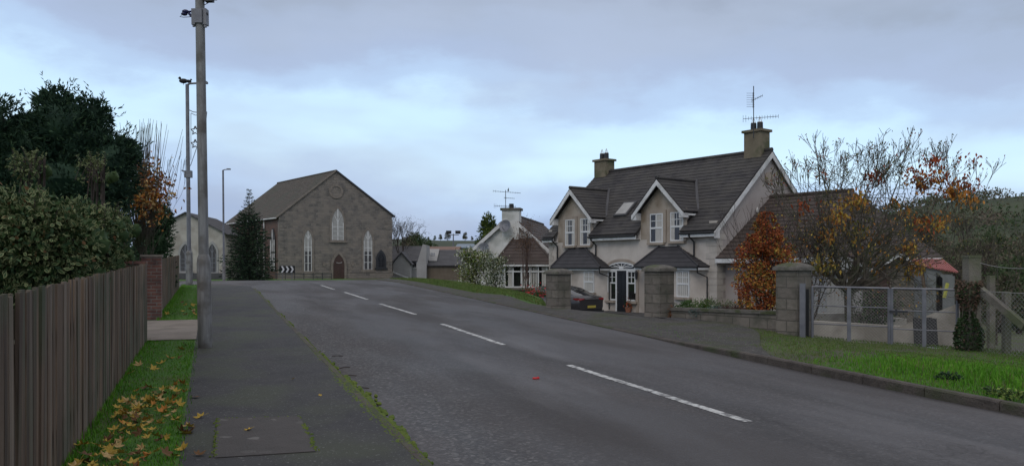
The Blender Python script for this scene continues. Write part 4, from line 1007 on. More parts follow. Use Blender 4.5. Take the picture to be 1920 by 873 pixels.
def on_roof(f, e, rg, dep, px, py):
    # walk the slope for the point seen at this pixel
    best = None
    for i in range(60):
        yo = -.3 + (dep / 2 + .3) * i / 59; x, z = f.loc(px, py, yo); zr_ = lerp(e, rg, i / 59)
        if best is None or abs(z - zr_) < best[0]: best = (abs(z - zr_), Vector((x, yo, zr_)))
    return best[1]
n_ = Vector((0, -(rg - e), 4.8)).normalized() * .12
p = [on_roof(f, e, rg, 9, *q) for q in ((804, 491), (819, 491), (824, 469), (800, 469))]
k = MB(); k.prism([q + n_ * .3 for q in p], n_); rw = k.build('roof_dormer', 'render_grey', t)
c_ = sum(p, Vector()) / 4; k = MB(); ux = (p[1] - p[0]) * .12; uz = (p[3] + p[2] - p[0] - p[1]) / 2 * .13
for q in (-1.2, 0, 1.2): cc_ = c_ + ux * q * 1.2 + n_ * 1.32; k.prism([cc_ - ux * .45 - uz, cc_ + ux * .45 - uz, cc_ + ux * .45 + uz, cc_ - ux * .45 + uz], n_ * .2)
k.build('glass', 'glass_dark', rw)
far_house('distant_shed', 'long rust coloured roof showing behind the slate roofs', 796, 856, 471, 462, 112, 10, -.3, 'render_grey', 'far_rust')
far_house('distant_shed', 'pale blue metal roof behind the slate roofs, left of the white bungalow', 857, 903, 464, 457, 118, 10, -.3, 'render_grey', 'far_blue')
k = MB(); a = P(805, 470, 95)
# ================================================================ right hand yard
def block(name, label, cat, quads, mats, loc=(0, 0, 0)): pass
# outbuilding
o0 = P(1592, 500, 30); OF = Fr((o0.x, o0.y, -.9), R(-8)); ob = thing('outbuilding', 'low block outbuilding with a white edged gable roof behind the yard gate', 'outbuilding', OF.o, R(-8))
x1 = OF.x(1722); e = OF.loc(1722, 500)[1]; ax, az_ = OF.loc(1681, 473)
k = MB(); k.xz([(0, -1.5), (x1, -1.5), (x1, e), (ax, az_ - .08), (ax - (x1 - ax) * 1.0, e), (0, e)], 0, 6); k.build('wall', 'grey_block', ob)
k = MB(); xl2 = ax - (x1 - ax) - .2
k.slope((x1 + .2, -.2, e - .1), (x1 + .2, 6.2, e - .1), (ax, 6.2, az_), (ax, -.2, az_), .3, .02); k.slope((xl2, -.2, e - .1), (xl2, 6.2, e - .1), (ax, 6.2, az_), (ax, -.2, az_), .3, .02); k.build('roof', 'roof_brown', ob)
k = MB(); k.xz([(x1 + .22, e - .1), (ax, az_ + .03), (ax, az_ - .16), (x1 + .22, e - .28)], -.26, -.2); k.xz([(xl2, e - .1), (ax, az_ + .03), (ax, az_ - .16), (xl2, e - .28)], -.26, -.2); k.build('bargeboard', 'white_trim', ob)
a, z1 = OF.loc(1700, 552); b_, z0 = OF.loc(1720, 575); k = MB(); k.box(OF.x(1640), OF.x(1668), -.04, -.005, -1, OF.loc(1640, 515)[1]); k.build('door', 'door_brown', ob)
o0 = P(1550, 500, 28); SF = Fr((o0.x, o0.y, -.9), R(-10)); sh = thing('garden_shed', 'white panelled shed with a dark window behind the bare orange tree', 'shed', SF.o, R(-10))
x1 = SF.x(1617); e = SF.loc(1600, 505)[1]; k = MB(); k.box(0, x1, 0, 2.5, -1, e)
for j in range(9): k.box(x1 * j / 9 + .02, x1 * (j + 1) / 9 - .02, -.02, 0, -.9, e - .02)
k.build('wall', 'render_grey', sh); k = MB(); k.slope((-.2, -.3, e), (x1 + .2, -.3, e), (x1 + .2, 2.8, e + .45), (-.2, 2.8, e + .45), .5, .02); k.build('roof', 'tin_grey', sh)
a, z1 = SF.loc(1591, 522); b_, z0 = SF.loc(1604, 541); k = MB(); k.box(a, b_, -.05, -.025, z0, z1); k.build('window', 'glass_dark', sh)
o0 = P(1737, 500, 25); RF = Fr((o0.x, o0.y, -.9), R(-14)); rs_ = thing('tin_shed', 'small lean-to shed with a red corrugated tin roof and an open front', 'shed', RF.o, R(-14))
x1 = RF.x(1790); e0 = RF.loc(1737, 503)[1]; e1 = RF.loc(1788, 514)[1]; rt = RF.loc(1760, 487, 1.6)[1]
k = MB(); k.box(0, .06, 0, 1.6, -1, e0); k.box(x1 - .06, x1, 0, 1.6, -1, e1 - .05); k.box(.06, x1 - .06, 1.54, 1.6, -1, e1 + .3)
k.box(.06, .28, 0, .05, -1, e0); k.box(x1 - .34, x1 - .06, 0, .05, -1, e1); k.xz([(.28, e0 - .12), (x1 - .34, e1 - .12), (x1 - .34, e1 + .02), (.28, e0 + .02)], 0, .05); k.build('wall', 'tin_grey', rs_)
k = MB(); nC = 26
for j in range(nC):
    a = lerp(-.08, x1 + .08, j / nC); b_ = lerp(-.08, x1 + .08, (j + 1) / nC); h = .03 * (j % 2)
    k.prism([(a, -.1, lerp(e0, e1, j / nC) + .03 + h), (b_, -.1, lerp(e0, e1, j / nC) + .03 + h), (b_, 1.7, rt + h), (a, 1.7, rt + h)], (0, 0, .015))
k.build('roof', 'tin_red', rs_)
k = MB(); k.box(-.1, x1 + .1, 1.68, 1.72, rt - .1, rt + .07); k.build('ridge_trim', 'white_trim', rs_)
pp = P(1774, 543, 24.2); k = MB(); k.bar((-.06, 0, -.24), (.07, .05, .20), .07, .07); o = k.build('yellow_container', 'plastic_yellow'); o.location = pp; tag(o, 'yellow plastic length propped in the open front of the red roofed shed', 'plastic pipe')
k = MB(); k.bar(P(1727, 500, 25.5), P(1736, 552, 25), .05, .14, up=(0, 1, 0)); o = k.build('leaning_board', 'fence_wood'); tag(o, 'brown plank leaning between the block outbuilding and the red roofed shed', 'plank')
# yard walls
def wall_px(name, label, pts, d0, d1, px0, px1, thick, m_, cat='wall', zb=-1.3):
    a, b_ = P(px0, 500, d0), P(px1, 500, d1); rz = math.atan2(b_.y - a.y, b_.x - a.x); f = Fr((a.x, a.y, 0), rz)
    top = [f.loc(*p) for p in pts]; k = MB(); k.xz([(top[0][0], zb), (top[-1][0], zb)] + top[::-1], 0, thick)
    o = k.build(name, m_); o.location = f.o; o.rotation_euler = (0, 0, rz); return tag(o, label, cat)
wall_px('yard_wall', 'grey rendered yard wall with a slanting top seen through the mesh gate', [(1500, 600), (1686, 611), (1690, 610), (1805, 565)], 18.2, 16.4, 1500, 1805, .22, 'yard_wall')
wall_px('yard_wall', 'long lower wall of the yard, behind the left half of the gate', [(1505, 588), (1600, 587), (1700, 598)], 22, 21, 1505, 1700, .3, 'yard_wall')
k = MB(); a = P(1722, 592, 16.3)
for j in range(5): k.bar((j * .095, 0, -1.2), (j * .095 + .03, .18, -.04 - .02 * (j % 3)), .10, .03, up=(0, 1, 0))
o = k.build('dark_boards', 'boards_dark'); o.location = a; tag(o, 'stack of dark boards propped against the yard wall behind the gate', 'boards')
# ---- block pillars
def pillar(px, d, wd, ptop, pbot, label):
    a = P(px, 500, d); t = thing('block_pillar', label, 'pillar', (a.x, a.y, 0), HA, 'block pillars along the front of the cream house')
    zt = CZ - (ptop - HY) / F * d; zb = min(CZ - (pbot - HY) / F * d, ground(a.x, a.y)) - .15; h = wd / 2
    k = MB(); k.box(-h, h, -h, h, zb, zt - .16); k.build('shaft', 'grey_block', t)
    k = MB(); n = 4; e = .05; rows = [(h + e, zt - .16), (h + e, zt - .10), (h + e - .05, zt - .055), (h - .08, zt - .02), (h * .35, zt)]
    for q, z in rows: k.v += [(-q, -q, z), (q, -q, z), (q, q, z), (-q, q, z)]
    for i in range(len(rows) - 1):
        for j in range(4): k.f.append((i * 4 + j, i * 4 + (j + 1) % 4, i * 4 + 4 + (j + 1) % 4, i * 4 + 4 + j)); k.m.append(0)
    k.f += [(3, 2, 1, 0), (16, 17, 18, 19)]; k.m += [0, 0]; k.build('cap', 'block_cap', t, True)
pillar(1488, 16.5, .50, 492, 630, 'nearest and largest block pillar, beside the mesh gate and the red bush')
pillar(1236, 19.4, .50, 496, 590, 'middle block pillar, at the end of the low garden wall right of the front door')
pillar(1047, 22.7, .50, 503, 578, 'farthest block pillar, just left of the parked car')
a, b_ = P(1258, 576, 19.2), P(1462, 583, 16.8); rz = math.atan2(b_.y - a.y, b_.x - a.x); L_ = math.hypot(b_.x - a.x, b_.y - a.y)
t = thing('garden_wall', 'low grey block garden wall with a flat coping between two block pillars', 'wall', (a.x, a.y, 0), rz)
k = MB(); k.prism([(0, 0, -.1), (L_, 0, -.15), (L_, 0, b_.z - .07), (0, 0, a.z - .07)], (0, .2, 0)); k.build('wall', 'grey_block', t)
k = MB(); k.prism([(0, -.035, a.z - .07), (L_, -.035, b_.z - .07), (L_, -.035, b_.z), (0, -.035, a.z)], (0, .27, 0)); k.build('coping', 'block_cap', t)
k = MB(); k.prism([(0, .21, -.6), (L_ - .45, .21, -.6), (L_ - .45, .21, b_.z - .18), (0, .21, a.z - .18)], (0, 1.1, -.05)); o = k.build('flower_bed', 'soil'); o.location = (a.x, a.y, 0); o.rotation_euler = (0, 0, rz); tag(o, kind='structure')
# ---- mesh gate
gp0, gp1 = P(1521, 500, 16.2), P(1797, 500, 14.9); rz = math.atan2(gp1.y - gp0.y, gp1.x - gp0.x); GF = Fr((gp0.x, gp0.y, 0), rz)
def gate(px0, px1, bars, label):
    t = thing('mesh_gate', label, 'gate', GF.o, rz, 'pair of chain link yard gates')
    x0, x1 = GF.x(px0), GF.x(px1); zt = lambda x: lerp(GF.loc(1521, 537)[1], GF.loc(1797, 543)[1], x / GF.x(1797)); zb_ = lambda x: lerp(GF.loc(1521, 640)[1], GF.loc(1797, 655)[1], x / GF.x(1797))
    k = MB(); r_ = .022
    k.tube([(x0, 0, zb_(x0)), (x0, 0, zt(x0))], r_ * 1.3, 8); k.tube([(x1, 0, zb_(x1)), (x1, 0, zt(x1))], r_ * 1.3, 8)
    k.tube([(x0, 0, zt(x0)), (x1, 0, zt(x1))], r_, 8); k.tube([(x0, 0, zb_(x0)), (x1, 0, zb_(x1))], r_, 8)
    for fz in bars[1]: k.tube([(x0, 0, lerp(zb_(x0), zt(x0), fz)), (x1, 0, lerp(zb_(x1), zt(x1), fz))], r_ * .6, 6)
    xm = GF.x(bars[0]); k.box(xm - .035, xm + .035, -.02, .02, zb_(xm), zt(xm)); k.build('frame', 'steel_grey', t)
    k = MB(); g = .062; H = zt(x0) - zb_(x0); W_ = x1 - x0
    for sg in (-1, 1):
        c = -H
        while c < W_:
            a0, a1 = max(0, c), min(W_, c + H)
            if a1 > a0:
                za_, zc_ = (a0 - c), (a1 - c)
                if sg < 0: za_, zc_ = H - za_, H - zc_
                k.tube([(x0 + a0, sg * .003, zb_(x0 + a0) + za_), (x0 + a1, sg * .003, zb_(x0 + a1) + zc_)], .0022, 3, cap=False)
            c += g
    k.build('chain_link', 'wire', t); return t
gate(1523, 1667, (1592, (.33, .66)), 'left leaf of the chain link yard gate, next to the largest block pillar')
gr_ = gate(1672, 1795, (1733, (.30, .62)), 'right leaf of the chain link yard gate, next to the ivy covered post')
k = MB(); a, z_ = GF.loc(1668, 583); k.box(a, a + .32, -.05, -.025, z_ - .02, z_ + .02); k.box(a + .1, a + .14, -.07, -.02, z_ - .07, z_ + .05); k.build('latch', 'dark_metal', gr_)
k = MB(); a = P(1505, 500, 16.0); k.box(-.05, .05, -.05, .05, -.2, 1.22); o = k.build('gate_post', 'steel_grey'); o.location = (a.x, a.y, 0); o.rotation_euler = (0, 0, rz); tag(o, 'square grey steel gate post beside the largest block pillar', 'post')
k = MB(); a = P(1514, 500, 16.3); k.box(-.03, .03, -.03, .03, -.2, 1.1); o = k.build('gate_post', 'black_pipe'); o.location = (a.x, a.y, 0); o.rotation_euler = (0, 0, rz); tag(o, 'slim black post between the grey gate post and the mesh gate', 'post')
# ---- concrete corner post, strut and wire fence
a = P(1822, 500, 14.6); gzz = ground(a.x, a.y)
k = MB(); k.prism([(-.11, -.11, -.2), (.11, -.11, -.2), (.11, .11, -.2), (-.11, .11, -.2)], (0, 0, 1.72 + .2 - gzz)); k.box(-.12, .12, -.12, .12, 1.72 - gzz, 1.76 - gzz); o = k.build('concrete_post', 'old_concrete'); o.location = (a.x, a.y, gzz)
tag(o, 'tall mossy concrete corner post wrapped in ivy at the end of the gate', 'post'); post = o
wf = thing('wire_fence', 'sagging chain link fence with a slanting strut, right of the ivy covered post', 'fence', (0, 0, 0))
k = MB(); k.bar(P(1836, 541, 14.5), P(1922, 612, 13.6), .10, .12); k.build('strut', 'old_concrete', wf)
for (px, pt, d, w_) in ((1858, 516, 17.0, .12), (1887, 546, 14.2, .11), (1955, 560, 13.2, .11)):
    k = MB(); t_ = P(px, pt, d); g0 = ground(t_.x, t_.y) - .2; k.box(t_.x - w_ / 2, t_.x + w_ / 2, t_.y - w_ / 2, t_.y + w_ / 2, g0, t_.z); k.build('post', 'old_concrete', wf)
k = MB(); A_, B_ = P(1838, 500, 14.4), P(1990, 500, 13.0)
W_ = (B_ - A_).length; dv = (B_ - A_).normalized()
for sg in (-1, 1):
    for j in range(-16, 30):
        c = j * .075; a0, a1 = max(0, c), min(W_, c + 1.1)
        if a1 > a0:
            z0_, z1_ = a0 - c, a1 - c
            if sg < 0: z0_, z1_ = 1.1 - z0_, 1.1 - z1_
            k.tube([A_ + dv * a0 + Vector((0, .05 * math.sin(a0 * 3), z0_ - A_.z + .0)), A_ + dv * a1 + Vector((0, .05 * math.sin(a1 * 3), z1_ - A_.z))], .0025, 3, cap=False)
for zz, sag in ((1.62, .10), (1.12, .02)):
    k.tube([A_ + dv * (W_ * q / 8) + Vector((0, 0, zz - A_.z - sag * 4 * (q / 8) * (1 - q / 8))) for q in range(9)], .006, 4)
k.build('chain_link', 'wire', wf)

# ================================================================ left: brick piers, wooden fences
def stp(s, t, z): x, y = xy(s, t); return Vector((x, y, z))
def bfence(s0, s1, t0, hgt, label, seed):
    random.seed(seed); th = thing('wooden_fence', label, 'fence', stp(s0, t0, prof(s0)), TH); L_ = s1 - s0; k = MB(); s = 0
    while s < L_:
        w_ = random.choice((.095, .1, .1, .12, .075)); h = hgt(s0 + s) + random.uniform(-.012, .012); z = prof(s0 + s) - prof(s0); o_ = random.uniform(-.006, .006); tl = random.gauss(0, .006)
        k.add([(o_, s, z + .01), (o_ + .02, s, z + .01), (o_ + .02, s + w_ - .012, z + .01), (o_, s + w_ - .012, z + .01), (o_ + tl, s, z + h), (o_ + .02 + tl, s + tl, z + h), (o_ + .02 + tl, s + w_ - .012 + tl, z + h), (o_ + tl, s + w_ - .012, z + h)],
              [(0, 3, 2, 1), (4, 5, 6, 7), (0, 1, 5, 4), (1, 2, 6, 5), (2, 3, 7, 6), (3, 0, 4, 7)], random.choice((0, 0, 1, 2))); s += w_ + random.choice((.0, .004, .008, .02))
    k.build('boards', ['fence_wood', 'fence_wood_dark', 'fence_wood_pale'], th)
    k = MB(); P0 = prof(s0)
    for zz in (.28, .95): k.prism([(-.06, 0, zz), (-.012, 0, zz), (-.012, 0, zz + .08), (-.06, 0, zz + .08)], (0, L_, prof(s1) - P0))
    k.build('rail', 'fence_wood', th)
    s = .4
    while s < L_: q = MB(); z = prof(s0 + s) - P0; q.box(-.16, -.065, s, s + .09, z - .1, z + 1.2); q.build('post', 'fence_wood', th); s += 1.9
bfence(1.0, 14.55, -.97, lambda s: 1.31, 'weathered brown board fence nearest the camera, left of the grass verge', 3)
bfence(19.75, 34.5, -1.10, lambda s: 1.30, 'second brown board fence, farther off beyond the red brick pillar', 4)
def brick_pier(s, t, w_, h, label):
    th = thing('brick_pillar', label, 'pillar', stp(s, t, prof(s)), TH); q = w_ / 2
    k = MB(); k.box(-q, q, -q, q, -.2, h - .05); k.build('shaft', 'red_brick', th); k = MB(); k.box(-q - .02, q + .02, -q - .02, q + .02, h - .05, h); k.build('cap', 'concrete_path' if w_ > .38 else 'red_brick', th)
brick_pier(14.85, -1.17, .36, 1.34, 'darker red brick pillar at the end of the nearest board fence')
brick_pier(19.25, -1.16, .40, 1.42, 'red brick pillar on the far side of the concrete garden path')
k = MB(); k.box(-.85, -.19, -.11, .11, -.3, 1.30); k.box(-.88, -.19, -.13, .13, 1.30, 1.35); o = k.build('brick_wall', 'red_brick'); o.location = stp(14.85, -1.17, prof(14.85)); o.rotation_euler = (0, 0, TH); tag(o, 'low red brick garden wall running back under the hedge from the darker pillar', 'wall')

# ================================================================ street lamps
def street_lamp(px, py, d, h, rb, rt, hb, label, lean=0, arm=1, armlen=.7, z0=None):
    b_ = P(px, py, d); 
    if z0 is None: z0 = b_.z
    t = thing('street_lamp', label, 'street lamp', (b_.x, b_.y, z0)); t.rotation_euler = (0, lean, 0)
    k = MB(); k.tube([(0, 0, -.2), (0, 0, hb), (0, 0, hb + .07), (0, 0, hb + .14)], [rb, rb, rb * .92, rt], 20); k.build('base', 'galvanised', t, True)
    k = MB(); k.tube([(0, 0, hb + .13), (0, 0, h)], [rt, rt * .86], 18); k.build('pole', 'galvanised' if d < 20 else 'steel_grey', t, True)
    k = MB(); k.tube([(0, 0, h - .02), (arm * .12, 0, h + .03), (arm * armlen, 0, h + .07)], rt * .5, 8); k.box(min(arm * armlen * .55, arm * armlen), max(arm * armlen * .55, arm * armlen), -.11, .11, h + .02, h + .11); k.build('lamp_head', 'steel_grey', t)
    return t
lamp = street_lamp(384.5, 652, 12.56, 7.9, .105, .076, 1.33, 'nearest grey steel street lamp standing at the edge of the footpath', R(-.86), 1, .8)
def zof(py, d, z0): return CZ - (py - HY) / F * d - z0
z0 = CZ - (652 - HY) / F * 12.56
k = MB(); za, zb = zof(18, 12.56, z0), zof(48, 12.56, z0)
k.box(-.115, -.055, -.06, .06, zb, za); k.box(.055, .115, -.06, .06, zb, za); k.box(-.06, .06, -.09, -.055, zb + .02, za - .01); k.tube([(-.09, -.03, zb), (-.09, -.03, zb - .03)], .02, 6); k.tube([(.09, -.03, zb), (.09, -.03, zb - .04)], .025, 6); k.tube([(.115, 0, za - .07), (.13, 0, za - .07)], .025, 6); k.build('junction_box', 'steel_grey', lamp)
k = MB(); k.ball((-.22, -.02, za - .04), (.055, .05, .035)); k.ball((-.24, -.02, za - .075), (.05, .05, .025)); k.tube([(-.12, 0, za - .03), (-.2, -.02, za - .04)], .015, 6); k.tube([(-.17, -.02, za - .06), (-.13, -.02, za - .11)], .02, 6)
lt = k.build('light_fitting', 'blue_lens', lamp, True); k = MB(); k.tube([(-.13, -.02, za - .12), (-.25, -.02, za - .125), (-.31, -.02, za - .115), (-.28, -.02, za - .09)], .005, 4); k.build('cable', 'dark_metal', lt)
zc = zof(4, 12.56, z0); k = MB(); k.box(.085, .21, -.05, .05, zc, zc + .12); k.tube([(.2, 0, zc + .03), (.27, 0, zc + .03)], .01, 5); k.tube([(.16, 0, zc), (.05, 0, zc - .06)], .006, 4); k.build('sensor_box', 'dark_metal', lamp)
lamp2 = street_lamp(355, 533, 34, 8.55, .135, .085, 1.35, 'second street lamp along the fence, carrying a star decoration', R(-.6), 1, .85, z0=prof(36.2))
z0 = prof(36.2)
k = MB(); za, zb = zof(320, 34, z0), zof(333, 34, z0); k.box(-.13, .15, -.1, .1, zb, za); k.tube([(-.12, 0, za - .05), (-.28, 0, za + .02)], .03, 5); k.build('junction_box', 'steel_grey', lamp2)
# Christmas motif hung on the second lamp
mo = thing('star_decoration', 'wire Christmas motif with two stars hanging on the second street lamp', 'decoration', (P(350, 533, 34).x, 34, z0)); k = MB()
def mp_(px, py): q = P(px, py, 34); return Vector((q.x - P(350, 533, 34).x, 0, q.z - z0))
k.tube([mp_(354, 206), mp_(354.5, 311)], .02, 5); k.tube([mp_(358, 212), mp_(358, 300)], .012, 4)
k.tube([mp_(354, 206), mp_(362, 210), mp_(372, 211), mp_(388, 210)], .018, 5); k.tube([mp_(358, 212), mp_(366, 216), mp_(378, 216)], .012, 4)
k.tube([mp_(388, 210), mp_(386, 230), mp_(374, 262), mp_(357, 311)], .014, 5)
for zz in (230, 258, 275, 290): k.tube([mp_(350, zz), mp_(355, zz)], .015, 4)
for cy, r in ((245, 8.5), (270, 8.5)):
    pts = [mp_(366 + (r if q % 2 == 0 else r * .45) * math.sin(q * .6283), cy - (r if q % 2 == 0 else r * .45) * math.cos(q * .6283)) for q in range(10)]; k.tube(pts + [pts[0]], .032, 5)
k.build('wire_frame', 'steel_grey', mo)
def pigeon(px, py, d, s, label, yaw=0):
    m_ = MB(); m_.ball((0, 0, 0), (.16 * s, .09 * s, .09 * s)); m_.ball((.13 * s, 0, .10 * s), (.05 * s, .05 * s, .055 * s)); m_.prism([(-.12 * s, -.04 * s, 0), (-.12 * s, .04 * s, 0), (-.32 * s, .03 * s, -.08 * s), (-.32 * s, -.03 * s, -.08 * s)], (0, 0, .02 * s))
    m_.tube([(.17 * s, 0, .1 * s), (.21 * s, 0, .09 * s)], [.015 * s, .003], 4); m_.tube([(0, 0, -.07 * s), (0, 0, -.14 * s)], .012, 4); o = m_.build('perched_bird', 'bird_black', None, True); o.location = P(px, py, d); o.rotation_euler = (0, 0, yaw); tag(o, label, 'bird', 'birds perched on the second street lamp')
pigeon(344, 152, 34, 1.15, 'larger dark bird perched on top of the second street lamp post', 3.3); pigeon(353.5, 152.5, 34, .75, 'smaller dark bird on the arm of the second street lamp', .4)
street_lamp(420, 521, 60, 8.3, .11, .075, 1.3, 'third street lamp, short armed, standing left of the spruce', R(-.5), 1, .55, z0=.5)
l4 = street_lamp(911, 500, 95, 6.6, .10, .07, 1.3, 'distant street lamp above the golden conifer', 0, -1, .55, z0=0)
# floodlight
a = P(850, 500, 130); t = thing('floodlight_mast', 'tall thin mast with twin dark floodlights on the skyline', 'floodlight', (a.x, a.y, 0)); k = MB(); k.tube([(0, 0, -1), (0, 0, CZ + 62 / F * 130)], [.12, .09], 8); k.bar((-.9, 0, CZ + 60 / F * 130), (.9, 0, CZ + 60 / F * 130), .12, .12); k.build('mast', 'steel_grey', t)
for sg in (-1, 1): k = MB(); z = CZ + 62 / F * 130; k.box(sg * .75 - .42, sg * .75 + .42, -.2, .2, z, z + .5); k.build('floodlight', 'bird_black', t)
# chevron sign
x0, x1 = P(524, 498, 72), P(553, 511, 72); a = P(538.5, 500, 72); gz0 = .35
t = thing('chevron_sign', 'black bend sign with three white chevrons pointing right in front of the church', 'road sign', (a.x, a.y, 0)); Wc = x1.x - x0.x; zt, zb = x0.z, x1.z; H = zt - zb
k = MB(); k.box(-Wc / 2, Wc / 2, -.02, .02, zb, zt); bd = k.build('panel', 'sign_black', t)
k = MB()
for j in range(3):
    x = -Wc / 2 + Wc * (.10 + j * .30); w2 = Wc * .115; d_ = Wc * .12
    k.xz([(x, zt - .03), (x + w2, zt - .03), (x + w2 + d_, (zt + zb) / 2), (x + d_, (zt + zb) / 2)], -.026, -.021); k.xz([(x + d_, (zt + zb) / 2), (x + w2 + d_, (zt + zb) / 2), (x + w2, zb + .03), (x, zb + .03)], -.026, -.021)
k.build('chevrons', 'sign_white', bd)
for sg in (-1, 1): k = MB(); k.tube([(sg * Wc * .3, .05, gz0 - .4), (sg * Wc * .3, .05, zt - .05)], .035, 8); k.build('post', 'steel_grey', t)
# low railing before the church wall
a, b_ = P(556, 515, 82), P(622, 515, 82); t = thing('low_railing', 'thin dark low railing along the foot of the church front', 'railing', (a.x, a.y, .2)); k = MB(); L_ = b_.x - a.x
k.tube([(-4, 0, .62), (L_, 0, .62)], .03, 5); k.tube([(-4, 0, .3), (L_, 0, .3)], .02, 5); k.build('rail', 'dark_metal', t)
for j in range(9): k = MB(); x = lerp(-4, L_, j / 8); k.tube([(x, 0, -.2), (x, 0, .75)], .04, 6); k.build('post', 'dark_metal', t)
# ================================================================ planting
class Leaves:
    """many small leaf faces with a few tones, gathered into one crown mesh"""
    def __init__(s, seed): s.r = np.random.default_rng(seed); s.V = []; s.F = []; s.M = []; s.n = 0
    def leaf(s, p, L, W, d=None, m=0, droop=.3, n=None):
        r = s.r
        d = np.array(d, float) if d is not None else r.normal(size=3); d = d / (np.linalg.norm(d) + 1e-9)
        q = r.normal(size=3); q -= d * q.dot(d); q /= (np.linalg.norm(q) + 1e-9)
        if n is not None: q = np.cross(d, n); q /= (np.linalg.norm(q) + 1e-9)
        nn = np.cross(d, q); p = np.array(p, float); b = s.n
        s.V += [p, p + d * L * .45 + q * W / 2, p + d * L - nn * L * droop, p + d * L * .45 - q * W / 2]; s.F.append((b, b + 1, b + 2, b + 3)); s.M.append(m); s.n += 4
    def two_tone(s, p, L, W, d, m_in, m_out):
        """leaf with a pale rim round a green middle"""
        r = s.r; d = np.array(d, float); d /= np.linalg.norm(d) + 1e-9; q = r.normal(size=3); q -= d * q.dot(d); q /= np.linalg.norm(q) + 1e-9; nn = np.cross(d, q); p = np.array(p, float)
        prof_ = [(0, 0), (.3, .42), (.62, .46), (1, 0), (.62, -.46), (.3, -.42)]; b = s.n
        s.V += [p + d * L * a + q * W * c - nn * L * .25 * a * a for a, c in prof_]; s.V += [p + d * L * (.5 + (a - .5) * .68) + q * W * c * .55 - nn * L * .25 * a * a for a, c in prof_]; s.n += 12
        for i in range(6): j = (i + 1) % 6; s.F.append((b + i, b + j, b + 6 + j, b + 6 + i)); s.M.append(m_out)
        s.F.append(tuple(b + 6 + i for i in range(6))); s.M.append(m_in)
    def build(s, name, mats, par):
        m = MB(); m.v = [tuple(v) for v in s.V]; m.f = s.F; m.m = s.M; return m.build(name, mats, par)
def rdir(r): v = r.normal(size=3); return v / np.linalg.norm(v)
def clump(lv, c, rad, n, L, W, tones, up=.2, shell=.75, out=1.0, jit=.5, two=None, flat=None):
    """leaves through an uneven ellipsoid shell, pointing outward"""
    r = lv.r; c = np.array(c, float); rad = np.array(rad, float)
    ph = r.uniform(0, 6.28, 3)
    for i in range(n):
        d = rdir(r); k = (shell + (1 - shell) * r.random()) * (1 + .16 * math.sin(5 * d[0] + ph[0]) * math.sin(5 * d[1] + ph[1]) + .10 * math.sin(11 * d[2] + ph[2]))
        p = c + d * rad * k; dd = d * out + r.normal(size=3) * jit + np.array([0, 0, up]); s_ = r.uniform(.65, 1.3)
        if two: lv.two_tone(p, L * s_, W * s_, dd, tones[r.integers(len(tones))], two)
        else: lv.leaf(p, L * s_, W * s_, dd, tones[r.integers(len(tones))])
def skeleton(r, base, d0, length, rad, depth, split=(2, 3), spread=.55, up=.15, shrink=.72, wob=.16, segs=4, out=None, mb=None, minr=.004, minlen=.12):
    """branching limbs; returns twig tips"""
    tips = []
    def go(p, d, L, r0, k):
        pts = [p.copy()]; rr = [r0]; q = p.copy(); dd = d.copy()
        for i in range(segs):
            dd = dd + r.normal(size=3) * wob + np.array([0, 0, up * .3]); dd /= np.linalg.norm(dd); q = q + dd * L / segs; pts.append(q.copy()); rr.append(lerp(r0, r0 * .62, (i + 1) / segs))
        mb.tube([Vector(v) for v in pts], [max(minr, v) for v in rr], 8 if r0 > .05 else (5 if r0 > .015 else 3), cap=False)
        if k == 0 or L < minlen: tips.append((pts[-1], dd)); tips.append((pts[len(pts) // 2], dd)); return
        for j in range(r.integers(split[0], split[1] + 1)):
            nd = dd + rdir(r) * spread; nd[2] += up; nd /= np.linalg.norm(nd); i0 = r.integers(len(pts) // 2, len(pts)) if j else len(pts) - 1
            go(pts[i0], nd, L * shrink * r.uniform(.8, 1.15), rr[i0] * .75, k - 1)
    go(np.array(base, float), np.array(d0, float) / np.linalg.norm(d0), length, rad, depth)
    return tips
def plant(name, label, cat, loc, group=None): return thing(name, label, cat, loc, 0, group)
def gp_(px, d, dz=0): x = (px - CX) / F * d; return Vector((x, d, ground(x, d) + dz))

